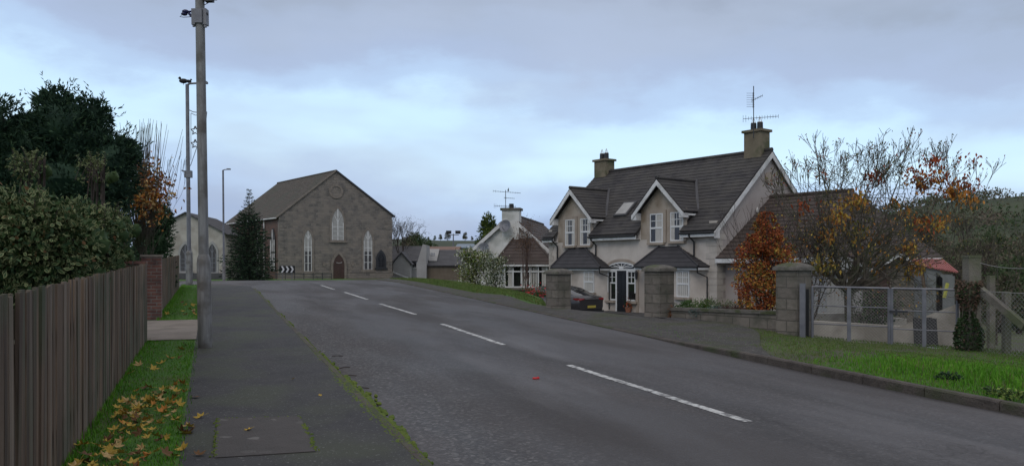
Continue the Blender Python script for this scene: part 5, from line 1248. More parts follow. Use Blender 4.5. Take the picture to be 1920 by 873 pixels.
# --- big dark cypress
def cypress():
    b = gp_(95, 16.5); t = plant('cypress_tree', 'big dark evergreen cypress with a lumpy crown, top left of the photo', 'tree', b)
    lv = Leaves(11); r = lv.r; z = lambda py: CZ - (py - HY) / F * 16.5 - b.z; X = lambda px: (px - 95) / F * 16.5
    core = MB()
    lobes = [(120, 235, .62, .60), (150, 275, .70, .6), (70, 275, .75, .65), (205, 300, .52, .48), (30, 310, .8, .7), (120, 340, 1.0, .8), (210, 345, .45, .42), (40, 400, .95, .8), (150, 410, .95, .7), (222, 285, .30, .28), (-40, 260, .9, 1.0), (-70, 380, 1.2, 1.1),
             (60, 480, 1.1, .9), (170, 480, .8, .7), (-60, 480, 1.1, .9), (105, 200, .34, .35), (165, 215, .30, .33), (40, 240, .36, .34)]
    for (px, py, rx, rz) in lobes:
        c = (X(px), r.uniform(-.15, .35), z(py)); core.ball(c, (rx * .72, rx * .72, rz * .72), 0, 18, 12, f=lambda d: 1 + .45 * mnoise.noise(d * 4 + Vector((px, py, 0)) * .13))
        n = int(3300 * rx * rz + 450)
        clump(lv, c, (rx, rx * .95, rz), n, .12, .035, [0, 0, 0, 1], .35, .78, 1, .45)
        for q in range(int(16 * rx + 5)):      # sprays breaking the outline
            d = rdir(r); d[2] = abs(d[2]) * .9; base = np.array(c) + d * np.array([rx, rx, rz]) * .95; dd = d + np.array([0, 0, .5])
            for w_ in range(9): lv.leaf(base + dd * .035 * w_ + r.normal(size=3) * .012, .09, .03, dd + r.normal(size=3) * .6, 0 if w_ < 7 else 1)
    k = MB(); k.tube([(0, 0, -.3), (.05, 0, 1.5), (0, .1, 3.2)], [.2, .15, .08], 8); k.build('trunk', 'bark_dark', t)
    for (px, py, h_) in ((92, 158, .45), (118, 170, .3), (152, 172, .32), (205, 235, .28), (1, 190, .3)):   # leading shoots
        for w_ in range(70): f_ = r.random(); lv.leaf((X(px) + r.normal() * .07 * (1 - f_) , .1 + r.normal() * .05, z(py) - h_ * (1 - f_)), .08, .025, (r.normal(), r.normal(), 1.2), 0)
    k = core.build('inner_foliage', 'cypress', t, True); lv.build('crown', ['cypress', 'cypress_light'], t)
cypress()
# --- variegated hedge shrubs behind the fence
def varieg(px0, px1, py0, py1, d, label, seed, n, dens=1.0, L=.068):
    b = gp_((px0 + px1) / 2, d); t = plant('variegated_shrub', label, 'shrub', b, 'variegated shrubs behind the wooden fence'); lv = Leaves(seed); r = lv.r; sc = d / F
    w_ = (px1 - px0) * sc / 2; zt = CZ - (py0 - HY) * sc - b.z; zb_ = CZ - (py1 - HY) * sc - b.z; core = MB(); stems = MB()
    for i in range(n):
        rr = min(r.uniform(.20, .36), w_ * .6); wi = w_ - rr * .9; x = r.uniform(-wi, wi); z = lerp(zb_, zt, r.random() ** .8); edge = 1 - (x / w_) ** 2; z = min(z, lerp(zb_, zt, .6 + .4 * edge) - rr * .9)
        y = r.uniform(-.05, .45); core.ball((x, y + .35, z), (rr * .55, rr * .42, rr * .55), 0, 12, 9, f=lambda d: 1 + .5 * mnoise.noise(d * 3.1 + Vector((x, z, y))))
        nn = int(r.uniform(150, 430) * dens * (rr / .3) ** 2)
        for q in range(nn):
            dd = rdir(r); dd[1] = -abs(dd[1]) if r.random() < .75 else dd[1]; p = np.array((x, y, z)) + dd * rr * r.uniform(.45, 1.25)
            tone = 1 if r.random() < .03 else (3 if r.random() < .35 else 0)
            lv.two_tone(p, L * r.uniform(.6, 1.2), L * .5, dd + r.normal(size=3) * .6 + np.array((0, -.15, -.15)), tone, 2 if r.random() < .55 else tone)
    for i in range(14):                                                   # leafy shoots above the mass
        x = r.uniform(-w_, w_); z0_ = lerp(zb_, zt, r.uniform(.6, .95)); h = r.uniform(.1, .26); top = np.array((x + r.normal() * .1, r.uniform(-.1, .2), z0_ + h)); stems.tube([Vector((x, 0, z0_ - .2)), Vector(top)], [.008, .004], 4)
        for q in range(13): f_ = q / 12; lv.two_tone(np.array((x, 0, z0_)) * (1 - f_) + top * f_, L * .85, L * .4, rdir(r) + np.array((0, -.3, .35)), 0, 2)
    for i in range(5): x = r.uniform(-w_, w_) * .6; stems.tube([Vector((x * .6, .3, -.2)), Vector((x, .3, zb_ + .4)), Vector((x * 1.2, .2, zt * .8))], [.03, .022, .01], 5)
    stems.build('stems', 'bark_dark', t); core.build('inner_foliage', 'leaf_green', t, True); lv.build('crown', ['leaf_green', 'leaf_brown', 'leaf_cream', 'laurel_light'], t)
varieg(-90, 150, 365, 640, 7.6, 'cream edged shrub nearest the camera, spilling over the board fence at the left edge', 21, 60)
varieg(50, 212, 385, 560, 10.0, 'cream edged shrub behind the middle of the nearest board fence', 22, 60)
varieg(165, 240, 395, 510, 13.0, 'smaller cream edged shrub next to the dark brick pillar', 23, 26)
varieg(12, 80, 295, 335, 13.5, 'pale variegated shoots growing up through the lower cypress, left', 24, 5, .5)
varieg(140, 200, 306, 340, 13.5, 'pale variegated shoots growing through the cypress, right of centre', 25, 4, .5)
# --- laurel
def laurel(px0, px1, py0, py1, d, label, seed, n, name='laurel_shrub'):
    b = gp_((px0 + px1) / 2, d); t = plant(name, label, 'shrub', b); lv = Leaves(seed); r = lv.r; sc = d / F; w_ = (px1 - px0) * sc / 2; zt = CZ - (py0 - HY) * sc - b.z; core = MB(); st_ = MB()
    for i in range(n):
        z = zt * r.uniform(.12, .93); hw_ = w_ * math.sqrt(max(.05, 1 - (z / zt * 1.05 - .35) ** 2 * 1.3)); rr = r.uniform(.26, .42); x = r.uniform(-hw_, hw_) * .85; x = min(x, w_ - rr * 1.1); y = r.uniform(-.5, .5) * w_
        core.ball((x, y, z), (rr * .6,) * 3, 0, 8, 6); clump(lv, (x, y, z), (rr, rr, rr), 200, .13, .05, [0, 0, 1], .2, .75)
    for i in range(22):
        x = r.uniform(-w_, w_) * .8; z0_ = zt * r.uniform(.6, .92); top = np.array((x * 1.15, 0, z0_ + r.uniform(.3, .6))); st_.tube([Vector((x, 0, z0_ - .3)), Vector(top)], [.01, .004], 4)
        for q in range(12): f_ = q / 11; lv.leaf(np.array((x, 0, z0_)) * (1 - f_) + top * f_, .12, .045, rdir(r) + np.array((0, 0, .5)), 0)
    st_.tube([Vector((0, 0, -.2)), Vector((0, 0, zt * .7))], [.08, .03], 6); st_.build('stems', 'bark_dark', t); core.build('inner_foliage', 'laurel', t, True); lv.build('crown', ['laurel', 'laurel_light'], t)
laurel(262, 326, 372, 500, 28, 'dark green laurel shrub between the orange tree and the second board fence', 31, 34)
# --- bare tree with brown orange leaves
def autumn(px, d, zt_px, label, seed, spread, nl, leafmats, leafz, name='autumn_tree', L=.13, depth=5, trunk=.09, base=None, up=.5, loc_dz=0, lean=(0, 0), whips=0):
    b = gp_(px, d, loc_dz); t = plant(name, label, 'tree', b); lv = Leaves(seed); r = lv.r; H = CZ - (zt_px - HY) / F * d - b.z; k = MB(); k.tube([(0, 0, -.2), (0, 0, H * .16)], [trunk * 1.2, trunk], 8); tips = []
    for j in range(6):
        a = j * 1.05 + r.uniform(-.3, .3); tips += skeleton(r, (0, 0, H * r.uniform(.08, .16)), (math.cos(a) * spread + lean[0], math.sin(a) * spread + lean[1], 1), H * .34, trunk * .6, depth, (2, 2), .38, up, .74, .07, 3, mb=k, minr=.005)
    top = max(v[2] for v in k.v); sc_f = H / top; k.v = [(v[0] * sc_f, v[1] * sc_f, v[2] * sc_f) for v in k.v]; tips = [(p * sc_f, dd) for p, dd in tips]
    if whips:
        for i in range(whips):
            a = r.uniform(0, 6.28); q = r.random() * spread * H * .45; z = H * r.uniform(.45, .68); L_ = min(H - z, H * r.uniform(.25, .5)); p0_ = Vector((math.cos(a) * q, math.sin(a) * q, z)); e = Vector((math.cos(a) * q * 1.5 + r.normal() * .1 + .06, math.sin(a) * q * 1.5, z + L_)); k.tube([Vector((0, 0, H * .3)), p0_, (p0_ + e) / 2 + Vector((r.normal() * .03, 0, 0)), e], [.010, .008, .006, .004], 3)
    k.build('branches', 'bark', t)
    for i in range(nl):
        p, dd = tips[r.integers(len(tips))]
        f_ = leafz(p[2] / H, p[0])
        if r.random() < f_:
            for q in range(3): lv.leaf(p + r.normal(size=3) * .22, L * r.uniform(.5, 1.1), L * .5, (r.normal() * .6, r.normal() * .6, -.8 + r.normal() * .5), r.integers(len(leafmats)))
    lv.build('leaves', leafmats, t); return t
autumn(264, 19.5, 232, 'slender bare topped tree with orange brown leaves right of the dark cypress', 41, .30, 2600, ['leaf_orange', 'leaf_brown', 'leaf_rust', 'litter_tan'], lambda f, x: 1 if f < .62 else (.25 if f < .75 else 0), trunk=.05, depth=5, up=.55, L=.12, whips=90)
# --- spruce
def spruce(px, d, pt, pb, hw_px, label):
    x = (px - CX) / F * d; b = Vector((x, d, CZ - (pb - HY) / F * d - .3)); t = plant('spruce_tree', label, 'tree', b); lv = Leaves(51); r = lv.r; H = (pb - pt) / F * d + .3; Rm = hw_px / F * d; k = MB(); k.tube([(0, 0, 0), (0, 0, H * .97)], [.14, .012], 8); br = MB()
    z = .35
    while z < H * .985:
        f_ = z / H; R_ = Rm * min(1.0, (1 - f_) * 1.16 + .01) * (1.0 if f_ > .12 else .88); n = 11 if f_ < .7 else 6; a0 = r.uniform(0, 6.28)
        if f_ > .72: R_ = max(.12, R_ * .85)
        for j in range(n):
            a = a0 + j * 6.283 / n + r.uniform(-.2, .2); Lb = R_ * r.uniform(.7, 1.12); rise = lerp(-.10, .55, f_); tip = Vector((math.cos(a) * Lb, math.sin(a) * Lb, z + rise * Lb)); br.tube([Vector((0, 0, z)), Vector((math.cos(a) * Lb * .5, math.sin(a) * Lb * .5, z + rise * Lb * .3)), tip], [.03 * (1 - f_) + .012, .015, .008], 4)
            m = int(15 * Lb / .8) + 4
            for q in range(m):
                g = r.uniform(.12, 1.03); c_ = np.array((math.cos(a) * Lb * g, math.sin(a) * Lb * g, z + rise * Lb * g * g)); side = np.array((-math.sin(a), math.cos(a), 0)) * r.normal() * .20 * (1.25 - g) * Lb ** .5
                lv.leaf(c_ + side + np.array((0, 0, r.uniform(-.10, .05))), .24 if f_ < .7 else .15, .075 if f_ < .7 else .05, (math.cos(a) + r.normal() * .6, math.sin(a) + r.normal() * .6, .15 + r.normal() * .35), r.integers(2))
        z += lerp(.19, .30, f_) * (1.0 if f_ < .7 else 1.1)
    k.build('trunk', 'bark_dark', t); br.build('branches', 'bark_dark', t); lv.build('crown', ['spruce', 'cypress_light'], t)
spruce(467, 66, 350, 525, 53, 'dark young spruce with a thin spiky top in front of the church')
# --- golden conifer behind the bungalow
def conifer(px, d, pt, pb, hw_px, label, seed, mats, name='golden_conifer'):
    x = (px - CX) / F * d; b = Vector((x, d, 0)); t = plant(name, label, 'tree', b); lv = Leaves(seed); r = lv.r; H = CZ - (pt - HY) / F * d; Rm = hw_px / F * d; core = MB(); core.ball((0, 0, H * .5), (Rm * .6, Rm * .6, H * .42), 0, 10, 8)
    for i in range(46):
        f_ = r.uniform(.25, 1) ** .8; a = r.uniform(0, 6.28); R_ = Rm * (1 - (max(0, f_ - .35) / .65) ** 1.6) * .8; c = (math.cos(a) * R_, math.sin(a) * R_, H * f_ * .95); clump(lv, c, (.55, .55, .8), 46, .34, .12, [0, 0, 1], .7, .5)
    core.build('inner_foliage', mats[0], t); lv.build('crown', mats, t); k = MB(); k.tube([(0, 0, -1), (0, 0, H * .8)], [.2, .06], 6); k.build('trunk', 'bark_dark', t)
conifer(915, 74, 409, 460, 23, 'golden green conifer rising behind the white bungalow roof', 61, ['conifer_gold', 'leaf_green'])
# --- pale shrubs before the bungalow
def loose(px0, px1, py0, d, label, seed, mats, n, L=.09, name='garden_shrub', stems=9, gz_=None, rr=.28, fill=.6):
    b = gp_((px0 + px1) / 2, d); t = plant(name, label, 'shrub', b); lv = Leaves(seed); r = lv.r; sc = d / F; w_ = (px1 - px0) * sc / 2; zt = CZ - (py0 - HY) * sc - b.z; k = MB(); tips = []
    for j in range(stems):
        a = r.uniform(0, 6.28); tips += skeleton(r, (r.normal() * .1, r.normal() * .1, -.1), (math.cos(a) * w_ * .55 / max(zt, .1), math.sin(a) * .3, 1), zt * .52, .022, 3, (2, 3), .5, .2, .6, .14, 3, mb=k, minr=.005)
    for i in range(n):
        p, dd = tips[r.integers(len(tips))]
        if r.random() < fill:
            dd = rdir(r) * r.random() ** .4; p = np.array((dd[0] * w_, dd[1] * w_ * .6, zt * (.46 + dd[2] * .52)))
            if mnoise.noise(Vector(p) * 2.3 + Vector((seed, 0, 0))) < -.12: continue
        if abs(p[0]) > w_ * 1.1 or p[2] > zt * 1.03: continue
        q = p + r.normal(size=3) * np.array((rr, rr, rr * .9)) * .6; lv.leaf((q[0], q[1], max(.02, q[2])), L * r.uniform(.6, 1.3), L * .45, rdir(r) + np.array((0, 0, .2)), r.integers(len(mats)))
    k.build('stems', 'bark_dark', t); lv.build('crown', mats, t); return t
loose(858, 915, 474, 47, 'pale yellow green shrub at the left corner of the white bungalow', 71, ['leaf_yellowgreen', 'leaf_olive', 'leaf_white', 'leaf_green'], 5200, .14)
loose(908, 948, 484, 44.5, 'white variegated shrub in front of the bungalow porch window', 72, ['leaf_white', 'leaf_green', 'leaf_green', 'leaf_cream'], 3800, .12)
t = autumn(988, 44, 412, 'bare reddish birch with several thin stems in front of the bungalow bay', 73, .11, 1200, ['bark_birch', 'leaf_brown'], lambda f, x: .3, 'birch_tree', .08, 4, .05, up=.6, whips=30)
t.children[0].data.materials[0] = MATS['bark_birch']
for i, (px, d) in enumerate(((990, 36), (1004, 34), (1018, 32))):
    b = gp_(px, d); f_ = plant('red_flowers', ('leftmost', 'middle', 'rightmost')[i] + ' clump of red flowers on the bank below the bungalow bay', 'flowers', b, 'clumps of red flowers on the bank'); lv = Leaves(80 + i); r = lv.r
    for q in range(260): lv.leaf((r.normal() * .22, r.normal() * .15, .08 + abs(r.normal()) * .22), .09, .05, rdir(r), 0 if r.random() < .33 else 1)
    lv.build('blooms', ['flower_red', 'leaf_green'], f_)
# --- red beech shrub behind the garden wall
def beech():
    d = 18.4; b = gp_(1436, d); b.z = .35; t = plant('copper_beech', 'bushy orange red beech shrub beside the largest block pillar', 'shrub', b); lv = Leaves(91); r = lv.r; sc = d / F; H = CZ - (397 - HY) * sc - b.z; k = MB(); tips = []
    for j in range(13):
        a = j * .483; tips += skeleton(r, (r.normal() * .08, r.normal() * .08, -.1), (math.cos(a) * .26, math.sin(a) * .26, 1), H * .50, .018, 3, (2, 3), .38, .28, .62, .10, 3, mb=k, minr=.003)
    for i in range(19000):
        z = r.random() ** .75 * H; f_ = z / H; wd = .72 * (1 - max(0, f_ - .45) ** 1.4 * 1.9) * (.75 + .25 * min(1, f_ * 5)); a = r.uniform(0, 6.28); q = wd * math.sqrt(r.random()) * (1 + .22 * math.sin(3 * a + z * 5) * math.sin(z * 9 + a))
        if f_ > .6 and r.random() < (f_ - .6) * 1.6: continue
        if mnoise.noise(Vector((math.cos(a) * q * 3.2, math.sin(a) * q * 3.2, z * 3.2))) < -.26: continue
        nz_ = mnoise.noise(Vector((math.cos(a) * q * 2 + 9, math.sin(a) * q * 2, z * 2))); m = (0 if r.random() < .3 else 1) if nz_ > -.05 else (2 if r.random() < .35 else (3 if r.random() < .5 else 1))
        lv.leaf((math.cos(a) * q, math.sin(a) * q, z), .062 * r.uniform(.6, 1.3), .036, (r.normal(), r.normal(), -.3 + r.normal() * .6), m if r.random() > .07 else 4)
    k.build('branches', 'bark_dark', t); lv.build('crown', ['leaf_red', 'leaf_rust', 'leaf_orange', 'leaf_olive', 'leaf_yellow'], t)
beech()
# second thinner dark bush between the beech and the cherry
loose(1478, 1545, 395, 20.5, 'thin dark twiggy bush with rusty leaves between the beech and the cherry tree', 92, ['leaf_rust', 'leaf_brown', 'leaf_olive'], 900, .07, stems=14)
# --- low shrubs along the garden wall
for i, (px, d, w_, h_, mats, lab) in enumerate(((1272, 19.6, .42, .26, ['juniper', 'cypress_light'], 'low dark green shrub at the left end of the garden wall'), (1300, 19.5, .45, .30, ['juniper', 'juniper', 'conifer_gold'], 'bright green juniper spreading behind the garden wall'), (1340, 19.2, .62, .34, ['juniper', 'conifer_gold'], 'widest bright green juniper in the middle of the garden wall'),
                                                (1330, 18.6, .40, .20, ['juniper_blue', 'juniper_blue'], 'low blue grey juniper hanging over the garden wall coping'), (1372, 18.4, .40, .24, ['heather', 'heather', 'juniper'], 'purple brown heather between the junipers and the beech'), (1250, 19.3, .16, .42, ['leaf_rust', 'leaf_brown'], 'small brown withered plant at the foot of the middle block pillar'))):
    b = gp_(px, d); b.z = .42 if i < 5 else b.z; t = plant('low_shrub', lab, 'shrub', b); lv = Leaves(100 + i); r = lv.r
    for q in range(10): c = (r.uniform(-w_, w_) * .8, r.uniform(-.2, .3), h_ * r.uniform(.2, .7)); clump(lv, c, (w_ * .4, w_ * .35, h_ * .5), 150, .055, .014, [0, 0, min(1, len(mats) - 1)], .3, .35)
    lv.build('foliage', mats, t); k = MB(); k.tube([(0, 0, -.2), (0, 0, h_ * .5)], [.02, .01], 5); k.build('stem', 'bark_dark', t)
lv = Leaves(120); b = P(1180, 572, 41.2); b.z = -.5
for q in range(120): lv.leaf(tuple(Vector((lv.r.normal() * .12, lv.r.normal() * .12, .05 + abs(lv.r.normal()) * .18))), .12, .05, rdir(lv.r), lv.r.integers(2))
o = lv.build('plant', ['leaf_red', 'laurel'], fp); o.location = (0, 0, .28)
# shrub on the yard wall
t = loose(1612, 1665, 552, 20.8, 'dark green shrub on top of the yard wall behind the left gate', 121, ['laurel', 'leaf_green', 'juniper'], 1500, .09)
# --- cherry tree, mostly bare, clusters of orange leaves
def cherry():
    d = 20.5; b = gp_(1592, d); t = plant('cherry_tree', 'wide spreading half bare cherry tree with clusters of orange and yellow leaves', 'tree', b); lv = Leaves(131); r = lv.r; sc = d / F; k = MB(); X = lambda px: (px - 1592) * sc; Z = lambda py: CZ - (py - HY) * sc - b.z
    k.tube([(0, 0, -.2), (.02, 0, .5), (-.02, .02, Z(545))], [.15, .115, .10], 10); fork = np.array((-.02, .02, Z(545) - .04)); tips = []
    limbs = [(1500, 300, -.6), (1535, 250, .2), (1560, 330, .7), (1600, 300, -.8), (1650, 290, .4), (1700, 262, -.2), (1740, 300, .6), (1790, 300, 0), (1770, 380, -.5), (1700, 420, .8), (1500, 400, .5), (1545, 430, -.7), (1640, 380, -.4), (1815, 335, .3), (1480, 350, .1), (1620, 420, 1.0)]
    for (px, py, yy) in limbs:
        py = py + 58; px = 1592 + (px - 1592) * .86
        tgt = np.array((X(px), yy, Z(py))); v = tgt - fork; L = np.linalg.norm(v); mid = fork + v * .5 + np.array((v[0] * .10, yy * .2, -L * .04)) + r.normal(size=3) * .08
        a = fork + (mid - fork) * .5 + r.normal(size=3) * .10; pts = [fork, a, mid, (mid + tgt) / 2 + r.normal(size=3) * .06, tgt]
        k.tube([Vector(p) for p in pts], [.060, .045, .030, .018, .010], 7, cap=False)
        for i0, ll, rr_ in ((1, .9, .022), (1, .8, .018), (2, .85, .018), (2, .8, .016), (2, .6, .014), (3, .75, .012), (3, .6, .010), (4, .55, .008)):
            vv = v / L * .6 + rdir(r) * 1.0 + np.array((0, 0, .12)); tips += skeleton(r, pts[i0], vv, ll * r.uniform(.7, 1.15), rr_, 3, (2, 3), .85, .08, .74, .20, 4, mb=k, minr=.0058)
    for (px, py, vx) in ((1505, 330, -.35), (1535, 290, -.1), (1560, 320, .2), (1600, 300, .35), (1650, 300, .35), (1700, 270, .3), (1740, 300, .35), (1790, 300, .25), (1815, 335, .3), (1480, 350, -.3), (1770, 370, .5), (1620, 330, .2), (1675, 330, .3)):
        for q in range(4): tips += skeleton(r, (X(px) * .92 + r.normal() * .12, r.normal() * .25, Z(py) - .75), (vx + r.normal() * .35, r.normal() * .3, .8), .50, .012, 3, (2, 3), .42, .16, .74, .09, 3, mb=k, minr=.0052)
    k.build('branches', 'bark', t)
    cl = [(1750, 335, .34, 60, (0, 1)), (1790, 345, .26, 44, (1, 0)), (1720, 325, .3, 26, (1, 0)), (1640, 330, .26, 20, (1,)), (1600, 375, .40, 60, (0, 2)), (1560, 395, .45, 44, (0, 2)), (1790, 375, .22, 26, (0,)), (1730, 420, .35, 34, (0, 1)), (1700, 460, .34, 34, (2, 0)), (1770, 415, .22, 24, (0, 2)), (1545, 440, .45, 34, (2, 0)),
          (1600, 440, .4, 30, (2, 3)), (1520, 380, .35, 14, (1,)), (1530, 500, .35, 40, (2, 3)), (1660, 500, .3, 14, (2, 0)), (1705, 500, .22, 40, (2, 2, 0)), (1750, 300, .4, 22, (1, 1)), (1830, 330, .22, 16, (1,)), (1800, 300, .2, 8, (1,)), (1640, 440, .4, 20, (0, 3)), (1535, 320, .3, 4, (1,)), (1690, 380, .4, 24, (0, 3))]
    tp = np.array([p for p, _ in tips])
    for (px, py, sp, n, tones) in cl:
        c = np.array((X(px), r.normal() * .25, Z(py)))
        dist = np.linalg.norm((tp - c) * np.array((1, .5, 1)), axis=1); near = tp[np.argsort(dist)[:max(4, n // 4)]]
        for i in range(int(n * 3.2)):
            p = (near[r.integers(len(near))] if r.random() < .7 else c + r.normal(size=3) * sp * .45) + r.normal(size=3) * .07
            lv.leaf(p, .135 * r.uniform(.6, 1.15), .06, (r.normal() * .5, r.normal() * .5, -1), tones[r.integers(len(tones))], .15)
    for i in range(1500): p = tp[r.integers(len(tp))]; lv.leaf(p + r.normal(size=3) * .05, .07, .035, (r.normal() * .5, r.normal() * .5, -1), (3, 2, 0)[r.integers(3)] if p[2] < Z(380) else (1 if r.random() < .25 else 3))
    lv.build('leaves', ['leaf_orange', 'leaf_red', 'leaf_yellow', 'leaf_olive'], t)
cherry()
# --- ivy on the concrete post
b = P(1822, 500, 14.6); g0 = ground(b.x, b.y); t = plant('ivy', 'dark ivy and dead brown stems climbing the concrete corner post', 'climber', (b.x, b.y, g0)); lv = Leaves(141); r = lv.r
for q in range(2600):
    z = r.random() * 1.28; a = r.uniform(0, 6.28); dead = z > .72 and r.random() < .75 or r.random() < .1; w_ = .14 + .045 * math.sin(z * 7) + (.03 if z < .6 else 0); lv.leaf((-.05 + math.cos(a) * w_ * r.uniform(.75, 1.15), math.sin(a) * w_, z), .055, .045, (math.cos(a) + r.normal() * .5, math.sin(a) + r.normal() * .5, -.5), 1 if dead else 0)
lv.build('leaves', ['ivy', 'ivy_dead'], t); k = MB()
for q in range(7): a = q * .9; k.tube([(-.05 + math.cos(a + z) * .14, math.sin(a + z) * .14, z) for z in (0, .3, .6, .9, 1.2)], .010, 4)
k.build('stems', 'bark', t)
# --- broad leaved weeds at the verge corner
for i, (px, py) in enumerate(((1870, 728), (1905, 735), (1780, 700))):
    s_, t_ = onroad(px, py, .1); x, y = xy(s_, max(t_, tk(s_) + .25)); b = Vector((x, y, ground(x, y))); t = plant('verge_weed', ('pale', 'larger pale', 'small dark')[i] + ' broad leaved weed on the right verge, ' + ('near the right edge', 'at the very right edge', 'above the joint in the kerb')[i], 'weed', b); lv = Leaves(150 + i); r = lv.r
    for q in range(110): a = r.uniform(0, 6.28); lv.leaf((math.cos(a) * r.random() * .14, math.sin(a) * r.random() * .14, .02 + r.random() * .08), .05, .028, (math.cos(a), math.sin(a), .5), r.integers(2))
    lv.build('leaves', ['leaf_yellowgreen', 'leaf_green'] if i < 2 else ['laurel_light', 'laurel'], t)

# --- background trees
def fartree(seed, kind):
    """a tree a few metres wide at unit scale 1 = 6 m high"""
    t = thing('distant_tree', None, None, (0, 0, 0)); lv = Leaves(seed); r = lv.r; k = MB(); H = 6
    if kind == 'bare':
        tips = []
        k.tube([(0, 0, -.6), (0, 0, 1.3)], [.2, .15], 6)
        for j in range(6): a = j * 1.05; tips += skeleton(r, (0, 0, 1.1), (math.cos(a) * .6, math.sin(a) * .6, 1), 2.0, .09, 4, (2, 3), .5, .2, .72, .1, 3, mb=k, minr=.014)
        for i in range(1000): p, dd = tips[r.integers(len(tips))]; lv.leaf(p + r.normal(size=3) * .3, .40, .03, rdir(r) + np.array((0, 0, .5)), r.integers(3))
    else:
        k.tube([(0, 0, -.6), (0, 0, 3)], [.22, .12], 6)
        for j in range(17):
            a = r.uniform(0, 6.28); q = r.random() ** .5 * 1.7; z = 1.5 + r.random() * 3.6; q *= 1 - max(0, (z - 3) / 4); c = (math.cos(a) * q, math.sin(a) * q, z); rr = r.uniform(.6, 1.0); clump(lv, c, (rr, rr, rr * .9), 150, .30, .16, [0, 0, 1, 2] if kind == 'mixed' else [0, 1], .3, .55)
    k.build('trunk', 'bark_dark', t); lv.build('crown', {'bare': ['wood_far_brown', 'wood_far', 'wood_far'], 'mixed': ['wood_far', 'wood_far_green', 'wood_far_brown'], 'green': ['wood_far_green', 'wood_far_green', 'wood_far']}[kind], t)
    return t
protos = {k: [fartree(200 + i * 7 + j, k) for j in range(2)] for i, k in enumerate(('bare', 'mixed', 'green'))}
used = set(); cnt = 0
def putfar(kind, px, d, pt, label, cat='tree', group='trees on the far slopes', wide=1.0, base=None):
    global cnt
    pr = protos[kind][cnt % 2]; cnt += 1
    o = pr if pr.name not in used else copytree(pr); used.add(pr.name); x = (px - CX) / F * d; g = ground(x, d) if base is None else base; o.location = (x, d, g - .2)
    H = max(1.5, CZ - (pt - HY) / F * d - g); s_ = H / 5.7; o.scale = (s_ * wide, s_ * wide, s_); o.rotation_euler = (0, 0, cnt * 1.7); tag(o, label, cat, group)
putfar('bare', 746, 102, 422, 'bare tree right beside the church gable')
putfar('mixed', 763, 110, 438, 'brown twiggy tree between the church and the round topped tree')
putfar('green', 782, 120, 430, 'round topped dark tree on the skyline right of the church', wide=.8)
putfar('green', 795, 125, 444, 'lower dark tree touching the right of the round topped tree')
for i, (px, pt, kd) in enumerate(((815, 440, 'green'), (826, 437, 'bare'), (839, 432, 'bare'), (872, 433, 'bare'), (803, 446, 'mixed'), (885, 441, 'mixed'))): putfar('mixed' if kd == 'bare' else kd, px, 300, pt, ('small dark bush', 'thin bare tree', 'taller bare tree', 'lone bare tree', 'low brown bush', 'low rounded bush')[i] + ' on the left ridge line, ' + ('left of the mast', 'third from the left', 'nearest left of the mast', 'right of the mast', 'farthest left', 'by the golden conifer')[i], wide=.8)
rnd = random.Random(7)
rows = [(38, 512, 4, 1700, 1990), (47, 490, 5, 1660, 2010), (60, 470, 6, 1610, 2020), (80, 452, 7, 1570, 2040), (110, 436, 8, 1550, 2050), (150, 420, 8, 1540, 2050), (205, 404, 8, 1530, 2060), (280, 384, 10, 1520, 2060)]
names = ['scrubby tree in the nearest row below the verge fence', 'tree in the second row of the valley wood', 'tree in the third row of the valley wood', 'tree half way up the valley wood', 'tree above the middle of the valley wood', 'tree on the upper valley slope', 'tree in the hedge line below the far field', 'tree on the right hand skyline']
for ri, (d, pt, n, a, b_) in enumerate(rows):
    for j in range(n):
        px = lerp(a, b_, (j + rnd.random() * .8) / n); kd = rnd.choice(('mixed', 'bare', 'green', 'mixed', 'green')) ; q = pt + rnd.uniform(-12, 16)
        if px > 1850 and 4 <= ri <= 6: q += 16
        if px > 1840 and ri == 7: q = rnd.uniform(366, 374)
        putfar(kd, px, d * rnd.uniform(.93, 1.07), q, {'mixed': 'brown and green ', 'bare': 'bare twiggy ', 'green': 'dark green '}[kd] + names[ri], group='%s trees, %s' % (kd, names[ri].split(' in the ')[-1].split(' on the ')[-1]), wide=1.15)
# the far wood on the valley side, one mass
lv = Leaves(400); r = lv.r
for i in range(1500):
    d = 70 + 250 * r.random() ** .8; px = r.uniform(1480, 2150)
    if 205 < d < 290 and px > 1835 and mnoise.noise(Vector((px * .01, d * .02, 0))) < .25: continue
    x = (px - CX) / F * d
    nz_ = mnoise.noise(Vector((x * .03, d * .03, 3.3)))
    if nz_ < -.22 and d < 290: continue
    g = ground(x, d); h = r.uniform(1.6, 3.6) * (.6 if d > 270 else 1); m = 0 if nz_ > .15 else (1 if nz_ > -.05 else 2); w_ = r.uniform(1.3, 2.6)
    for q in range(16): lv.leaf((x + r.normal() * w_ * .6, d + r.normal() * w_ * .6, g + h * r.random() ** .7), r.uniform(.6, 1.3), r.uniform(.25, .6), rdir(r) + np.array((0, 0, .5)), m if r.random() < .7 else r.integers(3))
o = lv.build('wood', ['wood_far', 'wood_far_brown', 'wood_far_green'], None); tag(o, 'olive and brown wood covering the far side of the valley', 'wood', kind='stuff')
# bare sapling right of the cherry
autumn(1868, 26, 372, 'thin bare sapling leaning right beyond the red roofed shed', 161, .35, 200, ['leaf_olive', 'wood_far'], lambda f, x: .3, 'bare_sapling', .08, 4, .05, up=.3, lean=(.2, 0))

